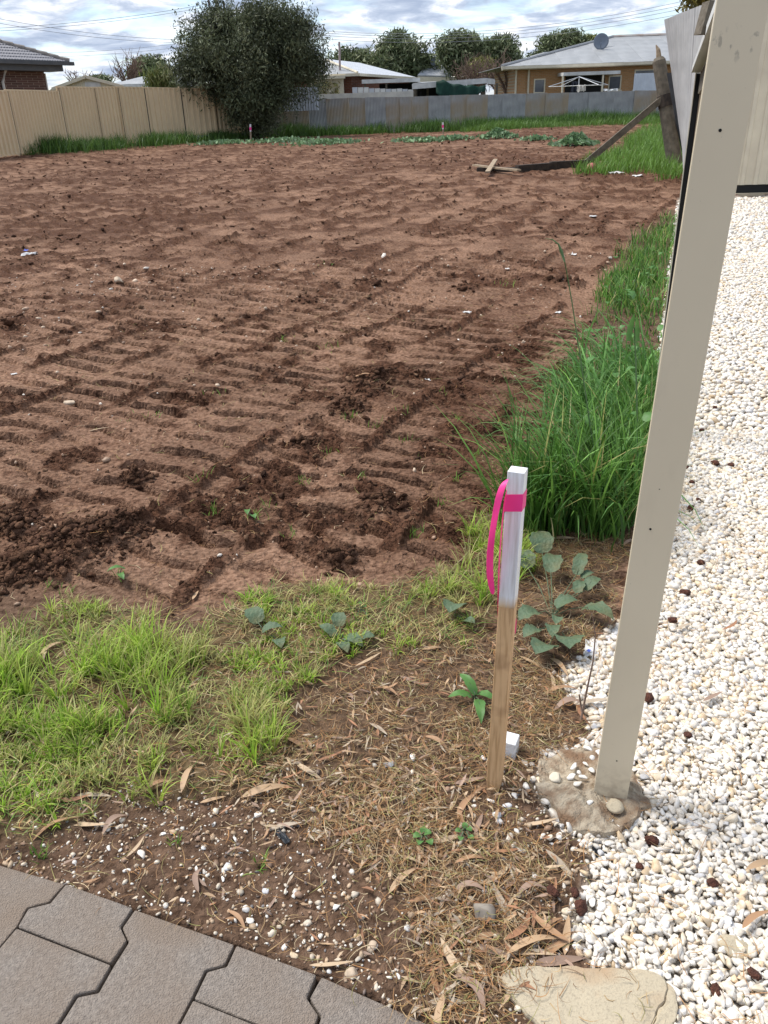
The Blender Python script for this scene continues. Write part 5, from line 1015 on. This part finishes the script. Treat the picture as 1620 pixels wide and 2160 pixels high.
# clothes hoist
hc = A(1222, 162, 51.3); ho = thing('clothes_hoist', (hc[0], 51.3, 0), 'rotary clothes hoist with wires behind the iron fence', 'clothes hoist')
MB().tube([(hc[0], 51.3, 0), (hc[0], 51.3, hc[2]+.03)], .03, 8).build('mast', M['hoist'], ho)
rad_h = 1.95; zl_ = A(1222, 181, 51.3)[2]; ends = []
for k in range(4):
    a = .35+k*math.pi/2; e = np.array([hc[0]+rad_h*math.cos(a), 51.3+rad_h*math.sin(a), zl_]); ends.append(e); MB().tube([(hc[0], 51.3, hc[2]), e], .022, 6).build('arm', M['hoist'], ho)
for q in (1, .7, .42):
    for k in range(4):
        c = np.array([hc[0], 51.3, zl_]); MB().tube([c+(ends[k]-c)*q, c+(ends[(k+1) % 4]-c)*q], .010, 4).build('line', M['hoist'], ho)
def cloth(name, px, py0, py1, wpx, Y_, mt, label, r):
    a = A(px-wpx/2, py0, Y_); b = A(px+wpx/2, py0, Y_); z1 = A(px, py1, Y_)[2]; V = []; F = []; n = 8
    for i in range(n+1):
        for j in range(4): p = a+(b-a)*i/n; V.append((p[0], Y_+.06*math.sin(i*1.9+j*.4), a[2]+(z1-a[2])*j/3 + r.normal(0, .02)))
    for i in range(n):
        for j in range(3): F.append((i*4+j, (i+1)*4+j, (i+1)*4+j+1, i*4+j+1))
    o = mesh(name, np.array(V), F, mt); s = o.modifiers.new('t', 'SOLIDIFY'); s.thickness = .01; return tag(o, label, 'washing')
cloth('hanging_shirt', 1227, 179, 193, 18, 50.6, M['cloth_w'], 'pale pinkish washing hanging from the hoist', r5); cloth('hanging_towel', 1288, 188, 192, 30, 50.9, M['white_paint'], 'white towel folded low on the right side of the hoist', r5); cloth('hanging_clothes', 1213, 172, 193, 14, 52.2, M['cloth_d'], 'dark washing behind the pale shirt on the hoist', r5)
# ---------- centre brick house, seen on its corner
cc = A(754, 154, 52); zc = cc[2]; c2 = cc[:2]; bdir = np.array([.272, .962]); adir = np.array([-.962, .272]); hwid = 3.3; lng = 15.0
ch = thing('red_brick_house', (c2[0], c2[1], 0), 'red brick house with pale iron hip roof behind the back fence', 'house')
def HP(u, v, z): p = c2 + adir*u + bdir*v; return np.array([p[0], p[1], z])
ov = .55
MB().add([HP(ov,ov,-.2), HP(2*hwid-ov,ov,-.2), HP(2*hwid-ov,lng,-.2), HP(ov,lng,-.2), HP(ov,ov,zc-.1), HP(2*hwid-ov,ov,zc-.1), HP(2*hwid-ov,lng,zc-.1), HP(ov,lng,zc-.1)], [(0,1,2,3),(4,7,6,5),(0,4,5,1),(1,5,6,2),(2,6,7,3),(3,7,4,0)]).build('wall', M['brick_red'], ch)
za = A(690, 121, 55.3)[2]
R0, R1 = HP(hwid, hwid, za), HP(hwid, lng-hwid, za)
quad('roof_end', [HP(0,0,zc), HP(2*hwid,0,zc), R0], M['roof_iron'], ch, .04); quad('roof_side', [HP(0,lng,zc), HP(0,0,zc), R0, R1], M['roof_white'], ch, .04); quad('roof_far_side', [HP(2*hwid,0,zc), HP(2*hwid,lng,zc), R1, R0], M['roof_iron'], ch, .04); quad('roof_far_end', [HP(2*hwid,lng,zc), HP(0,lng,zc), R1], M['roof_iron'], ch, .04)
MB().tube([HP(0,0,zc+.03), R0+np.array([0,0,.03])], .07, 6).build('hip_cap', M['cream_trim'], ch)
MB().beam(HP(-.05,-.06,zc-.08), HP(2*hwid,-.06,zc-.08), .12, .14).build('gutter', M['cream_trim'], ch); MB().beam(HP(-.06,0,zc-.08), HP(-.06,lng,zc-.08), .12, .14).build('gutter', M['cream_trim'], ch)
vp = A(717, 151, 53.0); MB().tube([vp-np.array([0,0,.3]), A(715.5, 88, 53.0)], .06, 8).build('vent_pipe', mat('rust_pipe', (.34,.27,.26)), ch)
# cream front panel with vine
pz0, pz1 = 0, A(690, 167, 51.9)[2]; xa, xb = A(655, 180, 51.9)[0], A(725, 180, 51.9)[0]
cp = thing('cream_shed_wall', ((xa+xb)/2, 51.9, 0), 'cream boarded lean-to wall covered by a dry vine', 'lean-to')
MB().box((xa, 51.9, -.1), (xb, 52.3, pz1)).build('board_wall', M['cream_trim'], cp); MB().box((xa-.1, 51.6, pz1+.003), (xb+.1, 52.4, pz1+.16)).build('awning', M['cream_trim'], cp)
vn_ = thing('dry_vine', (A(690, 200, 51.7)[0], 51.7, 0), 'dry yellowish vine climbing the cream lean-to wall', 'vine'); n = 500
X = r5.uniform(xa+.2, A(716,180,51.8)[0], n); Z = r5.uniform(.8, pz1-.15, n); V, F, Cc = leafquads(np.stack([X, np.full(n, 51.8)+r5.normal(0, .04, n), Z], -1), .22, .06, pick([(.42,.36,.14),(.30,.30,.12),(.16,.14,.06),(.5,.42,.2)], n, r5), r5, .2); mesh('leaves', V, F, M['foliage'], vn_, col=Cc)
# flat verandah
ve = thing('verandah', (A(825, 170, 50.8)[0], 50.8, 0), 'flat roofed verandah with grey fascia beside the red brick house', 'verandah')
z1, z0 = A(825, 166, 50.6)[2], A(825, 174.5, 50.6)[2]; xa, xb = A(763, 170, 50.6)[0], A(886, 170, 50.6)[0]
MB().box((xa, 50.6, z0), (xb, 50.66, z1)).build('fascia', M['white_trim'], ve); MB().box((xa+.02, 50.67, z0+.05), (xb-.02, 53.6, z1-.02)).build('roof_deck', M['galv'], ve)
for px in (770, 815, 878): x = A(px, 180, 50.8)[0]; MB().box((x-.05, 50.75, 0), (x+.05, 50.85, z0)).build('post', M['weather'], ve)
MB().box((A(800,180,53.5)[0], 53.4, 0), (A(876,180,53.5)[0], 53.55, z0)).build('back_shade_panel', M['shade_in'], ve);  # near-black panel painting the shade under the verandah roof
wp = thing('panel_screen', (A(806, 190, 49.6)[0], 49.6, 0), 'row of white square panels above the back fence', 'screen')
xs = np.linspace(A(743, 192, 49.6)[0], A(872, 192, 49.6)[0], 12)
for i in range(11):
    z1 = A(745+11.7*i, 184.5+.4*i, 49.6)[2] + r5.uniform(-.03, .03); MB().box((xs[i]+.012, 49.6, z1-.62), (xs[i+1]-.012, 49.64, z1)).build('panel', M['white_trim'] if i % 3 else M['roof_white'], wp)
MB().box((xs[0], 49.66, 0), (xs[-1], 49.72, z1-.3)).build('backing_rail', M['weather'], wp)
pw = MB().box((A(672,205,48.8)[0], 48.8, -.1), (A(872,205,48.8)[0], 48.95, A(770,195.5,48.8)[2])).build('pale_wall', mat('pale_render', (.60,.57,.50), (.46,.44,.40), 2.5, 6, .85)); tag(pw, 'pale grey rendered low wall just behind the iron fence', 'wall')
# carport with shade cloth
cpz1 = A(950, 168, 49.8)[2]; xa, xb = A(870, 175, 49.6)[0], A(1026, 175, 49.6)[0]; xc = A(1053, 178, 51.6)[0]
cpt = thing('carport', ((xa+xb)/2, 51, 0), 'low flat grey carport behind the back fence', 'carport')
quad('roof_sheet', [(xa, 49.6, cpz1-.12), (xb, 49.6, cpz1+.02), (xc, 53.5, cpz1+.02), (xa+.6, 53.5, cpz1)], M['galv'], cpt, .08)
MB().beam((xa-.02, 49.55, cpz1-.28), (xb+.02, 49.55, cpz1-.12), .05, .24).build('fascia', M['white_trim'], cpt); MB().beam((xb+.03, 49.55, cpz1-.14), (xc, 53.5, cpz1-.14), .05, .24).build('side_fascia', M['white_trim'], cpt)
for px, Y_ in ((874, 49.7), (902, 51.5), (931, 49.7), (1003, 52.8), (1022, 49.7), (1048, 53)): x = A(px, 185, Y_)[0]; MB().box((x-.06, Y_-.06, 0), (x+.06, Y_+.06, cpz1-.2)).build('post', M['weather'], cpt)
MB().box((xa+.2, 53.2, 0), (xb-.1, 53.3, cpz1-.3)).build('carport_shade_panel', M['shade_in'], cpt)  # near-black panel painting the shade at the back of the carport
sc_ = []; n = 14; F = []
for i in range(n+1):
    q = i/n; px = 920+104*q; yt2 = [172,171,168,172,176,178,177,178,180,180,179,181,183,181,180][i]; yb2 = [196,203,206,206,206,206,205,206,206,206,206,204,198,194,192][i]
    for j in range(6): t = j/5; p = A(px, yt2+(yb2-yt2)*t, 49.35); sc_.append((p[0], 49.38+.09*math.sin(i*1.7+t*2)-.1*t, p[2]))
for i in range(n):
    for j in range(5): F.append((i*6+j, (i+1)*6+j, (i+1)*6+j+1, i*6+j+1))
o = mesh('shade_cloth', np.array(sc_), F, M['green_cloth'], smooth=True); s = o.modifiers.new('t', 'SOLIDIFY'); s.thickness = .012; tag(o, 'dark green shade cloth draped over the front of the carport', 'shade cloth')
bq = thing('kettle_barbecue', (A(890, 195, 50.4)[0], 50.4, 0), 'small dark barbecue under the left end of the carport', 'barbecue'); bx_ = A(888, 187, 50.4)
MB().tube([bx_-np.array([0,0,.12]), bx_, bx_+np.array([0,0,.10])], [.12, .26, .06], 12).build('bowl', M['black'], bq); MB().tube([bx_-np.array([0,0,.1]), (bx_[0], 50.4, 0)], .04, 6).build('leg', M['black'], bq)
# steep white roof
af = thing('steep_roof_house', (A(930, 150, 84)[0], 84, 0), 'steep white metal roof with a small dish in the far centre', 'house')
P = [A(881,158,82), A(950,160,82), A(978,118,86), A(911,122,86)]; quad('roof_plane', P, M['roof_white'], af, .1)
P2 = [A(950,160,82.05), A(978,118,86.05), A(979,158,89)]; quad('gable', P2, M['white_trim'], af, .1)
MB().add([P[0]-np.array([0,0,.12]), P[1]-np.array([0,0,.12]), P2[2]-np.array([0,0,.12]), (P[0][0]+1, 89, P[0][2])] + [(P[0][0], 82, 0), (P[1][0], 82, 0), (P2[2][0], 89, 0), (P[0][0]+1, 89, 0)], [(0,1,5,4),(1,2,6,5),(2,3,7,6),(3,0,4,7),(0,3,2,1)]).build('wall', M['cream_trim'], af)
dd = A(915, 131, 83.2); MB().tube([dd, dd+np.array([0,-.12,.0])], [.28, .30], 14).build('small_dish', M['dish'], af)
# ---------- left brown brick house with tiled hip roof
EC = A(147, 132, 40.0); EL = A(0, 127, 36.4); EL = EC + (EL-EC)*np.array([1, 1, 0]); ed = (EL-EC); elen = np.linalg.norm(ed); ed /= elen; back = np.array([-ed[1], ed[0], 0]); back = back if back[1] > 0 else -back
lh = thing('brown_brick_house', tuple(EC*np.array([1, 1, 0])), 'dark brown brick house with grey tiled hip roof at left edge', 'house')
zE = EC[2]; sl_p = math.tan(R_(22)); ln = elen+4.5
tw_, tg = .30, .335
def wavy(x): return .028*(0.5-.5*math.cos(2*math.pi*x/.15))
tile_me = None
rise_ = np.array([0, 0, sl_p])
for row in range(11):
    v0 = row*tg*.93
    u_min = v0*1.0                      # hip at 45 degrees in plan
    nt_ = int((ln-u_min)/tw_)
    for k in range(min(nt_, 15)):
        u = u_min + (k+.12)*tw_
        if u > elen+.9: break
        if tile_me is None:
            V = []; F = []; n = 8
            for j, (vv, lift) in enumerate(((0, .042), (tg, .012))):
                for i in range(n+1): x = i/n*tw_; V.append(ed*x + back*vv + np.array([0, 0, vv*sl_p + lift + wavy(x)]))
            for i in range(n+1): x = i/n*tw_; V.append(ed*x + np.array([0, 0, wavy(x)+.008]))
            for i in range(n): F += [(i, i+1, n+2+i, n+1+i), (2*n+2+i, 2*n+3+i, i+1, i)]
            first = mesh('roof_tile', np.array(V)+EC+ed*u+back*v0+np.array([0,0,v0*sl_p]), F, M['tile'], lh); tile_me = first; ref = EC+ed*u+back*v0+np.array([0,0,v0*sl_p]); floc = np.array(first.location)
        else:
            c = first.copy(); COL.objects.link(c); c.parent = lh; c.location = floc + (EC+ed*u+back*v0+np.array([0,0,v0*sl_p])) - ref
apx = 5.2
quad('roof_slope', [EC-np.array([0,0,.02]), EC+ed*(ln)-np.array([0,0,.02]), EC+ed*ln+back*apx+np.array([0,0,apx*sl_p-.02]), EC+ed*apx+back*apx+np.array([0,0,apx*sl_p-.02])], M['tile'], lh, .03)
quad('roof_hip_slope', [EC-np.array([0,0,.02]), EC+ed*apx+back*apx+np.array([0,0,apx*sl_p-.02]), EC+back*2*apx], M['tile'], lh, .03)
for k in range(13):
    p = EC+(ed+back)*(k*.30)+np.array([0,0,k*.30*sl_p+.06]); q = EC+(ed+back)*((k+1)*.30+.02)+np.array([0,0,(k+1)*.30*sl_p+.045]); MB().tube([p, q], [.115, .10], 10).build('ridge_tile', M['ridge'], lh)
o1 = EC - ed*.10 - back*.16
MB().obox(o1+np.array([0,0,-.12]), ed*(ln+.1), back*.14, (0, 0, .14)).build('gutter', M['gutter'], lh)
MB().obox(EC+ed*.45+back*.02+np.array([0,0,-.34]), ed*(ln-.5), back*.03, (0, 0, .24)).build('fascia', M['gutter'], lh)
MB().obox(EC+ed*.45+back*.05+np.array([0,0,-.34]), ed*(ln-.5), back*.75, (0, 0, .02)).build('eave_lining', M['gutter'], lh)
MB().obox(EC+ed*1.05+back*.55+np.array([0,0,-zE-.2]), ed*(ln), back*8, (0, 0, zE-.15)).build('wall', M['brick_brown'], lh)
wpz = EC+ed*3.55+back*.46; MB().tube([wpz+np.array([0,0,-.3])-back*.3, wpz+np.array([0,0,-.75]), wpz+np.array([0,0,-zE])], .06, 8).build('downpipe', M['white_trim'], lh)
wb = EC+ed*.99+back*.53; MB().obox(wb+np.array([0,0,-zE]), ed*.055, back*.1, (0,0,zE-.4)).build('corner_trim', M['white_trim'], lh)
# ---------- cream shed and pale roof behind the tan fence
ap = A(183, 163, 48); le = A(112, 189, 48); re = A(236, 186, 48); sd3 = thing('cream_shed', (ap[0], 48, 0), 'cream steel gabled shed behind the tan fence', 'shed')
re = np.array([ap[0]+(ap[0]-le[0]), 48, le[2]]); bk = np.array([-3.2, 8, 0])
V = [(le[0],48,-.1),(re[0],48,-.1),tuple(re),tuple(ap),tuple(le)]; V2 = [tuple(np.array(v)+bk) for v in V]
MB().add(V+V2, [(0,1,2,3,4),(9,8,7,6,5),(0,4,9,5),(1,6,7,2)]).build('gable_wall', mat('cream_cladding', (.62,.58,.44), (.56,.52,.40), 2, wave=('X', 3.2, .5)), sd3)
u = np.array([0, -.15, .05]); quad('roof_plane', [le+u, ap+u, ap+bk+u, le+bk+u], M['cream_trim'], sd3, .04); quad('roof_plane', [ap+u, re+u, re+bk+u, ap+bk+u], M['cream_trim'], sd3, .04)
MB().beam(le+u+np.array([0,-.03,-.03]), ap+u+np.array([0,-.03,-.03]), .06, .14).build('barge_board', M['cream_trim'], sd3); MB().beam(ap+u+np.array([0,-.03,-.03]), re+u+np.array([0,-.03,-.03]), .06, .14).build('barge_board', M['cream_trim'], sd3)
wc = A(185, 185, 48); MB().box((wc[0]-.1, 47.96, wc[2]-.4), (wc[0]+.7, 47.995, wc[2]+.25)).build('door_panel', M['white_trim'], sd3)
ph_ = thing('pale_roof_house', (A(300,180,60)[0], 62, 0), 'low house with pale hip roof left of the big dark tree', 'house')
e0, e1_, tp = A(228, 179, 58), A(430, 172, 58), A(345, 150, 63); e1_ = np.array([e1_[0], 58, e0[2]]); tp2 = np.array([tp[0]+8, 63, tp[2]])
quad('roof_plane', [e0, e1_, tp2, tp], M['roof_iron'], ph_, .05); quad('roof_hip', [np.array([e0[0], 68, e0[2]]), e0, tp], M['roof_iron'], ph_, .05)
MB().box((e0[0]+.4, 58.5, -.1), (e1_[0], 67, e0[2]-.1)).build('wall', M['cream_trim'], ph_); MB().box((e0[0], 57.9, e0[2]-.22), (e1_[0], 57.98, e0[2]-.03)).build('fascia', M['white_trim'], ph_)
# ---------- power lines and pole top
def wire(px0, py0, px1, py1, Y0, Y1, sag, label, rr=.013):
    a, b = A(px0, py0, Y0), A(px1, py1, Y1); pts = [a+(b-a)*t - np.array([0, 0, sag*4*t*(1-t)]) for t in np.linspace(0, 1, 17)]
    o = MB().tube(pts, rr, 5).build('power_line', M['wire']); tag(o, label, 'power line', 'overhead power lines')
for k, (a, b, lab) in enumerate([((-60,28),(410,84),'upper wire of the sagging pair on the left sky'),((-60,38),(410,90),'lower wire of the sagging pair on the left sky')]): wire(*a, *b, 60, 75, .35, lab)
for dy, lab in ((0,'upper wire rising from left to the pole behind the tree'),(6,'lower wire rising from left to the pole behind the tree')): wire(-60, 62+dy, 470, 2+dy, 62, 72, .3, lab)
for dy, lab in ((0,'faint upper wire low above the left shed'),(8,'faint lower wire low above the left shed')): wire(90, 112+dy, 420, 86+dy, 85, 85, .2, lab)
for i, (y0_, y1_) in enumerate([(62,-4),(66,4),(71,12),(78,22)]): wire(640, y0_, 1470, y1_, 72, 66, 1.0, ['topmost','second','third','lowest'][i]+' of four wires crossing the right half of the sky')
pl_ = thing('power_pole', (A(455, 20, 72)[0], 72, 0), 'timber power pole with insulators just above the big tree', 'power pole')
px_, pz_ = A(455, -8, 72)[0], A(455, -8, 72)[2]; MB().tube([(px_, 72, 0), (px_, 72, pz_)], [.16, .11], 8).build('pole', M['weather'], pl_)
ca = A(441, 16, 72); cb = A(474, 20, 72); MB().beam(ca, cb, .09, .09).build('crossarm', M['weather'], pl_)
for q in (0.02, .5, .98): p = ca+(cb-ca)*q; MB().tube([p, p+np.array([0,0,.25]), p+np.array([0,0,.55])], [.03, .09, .06], 8).build('insulator', mat('brown_insulator', (.10,.06,.09)), pl_)
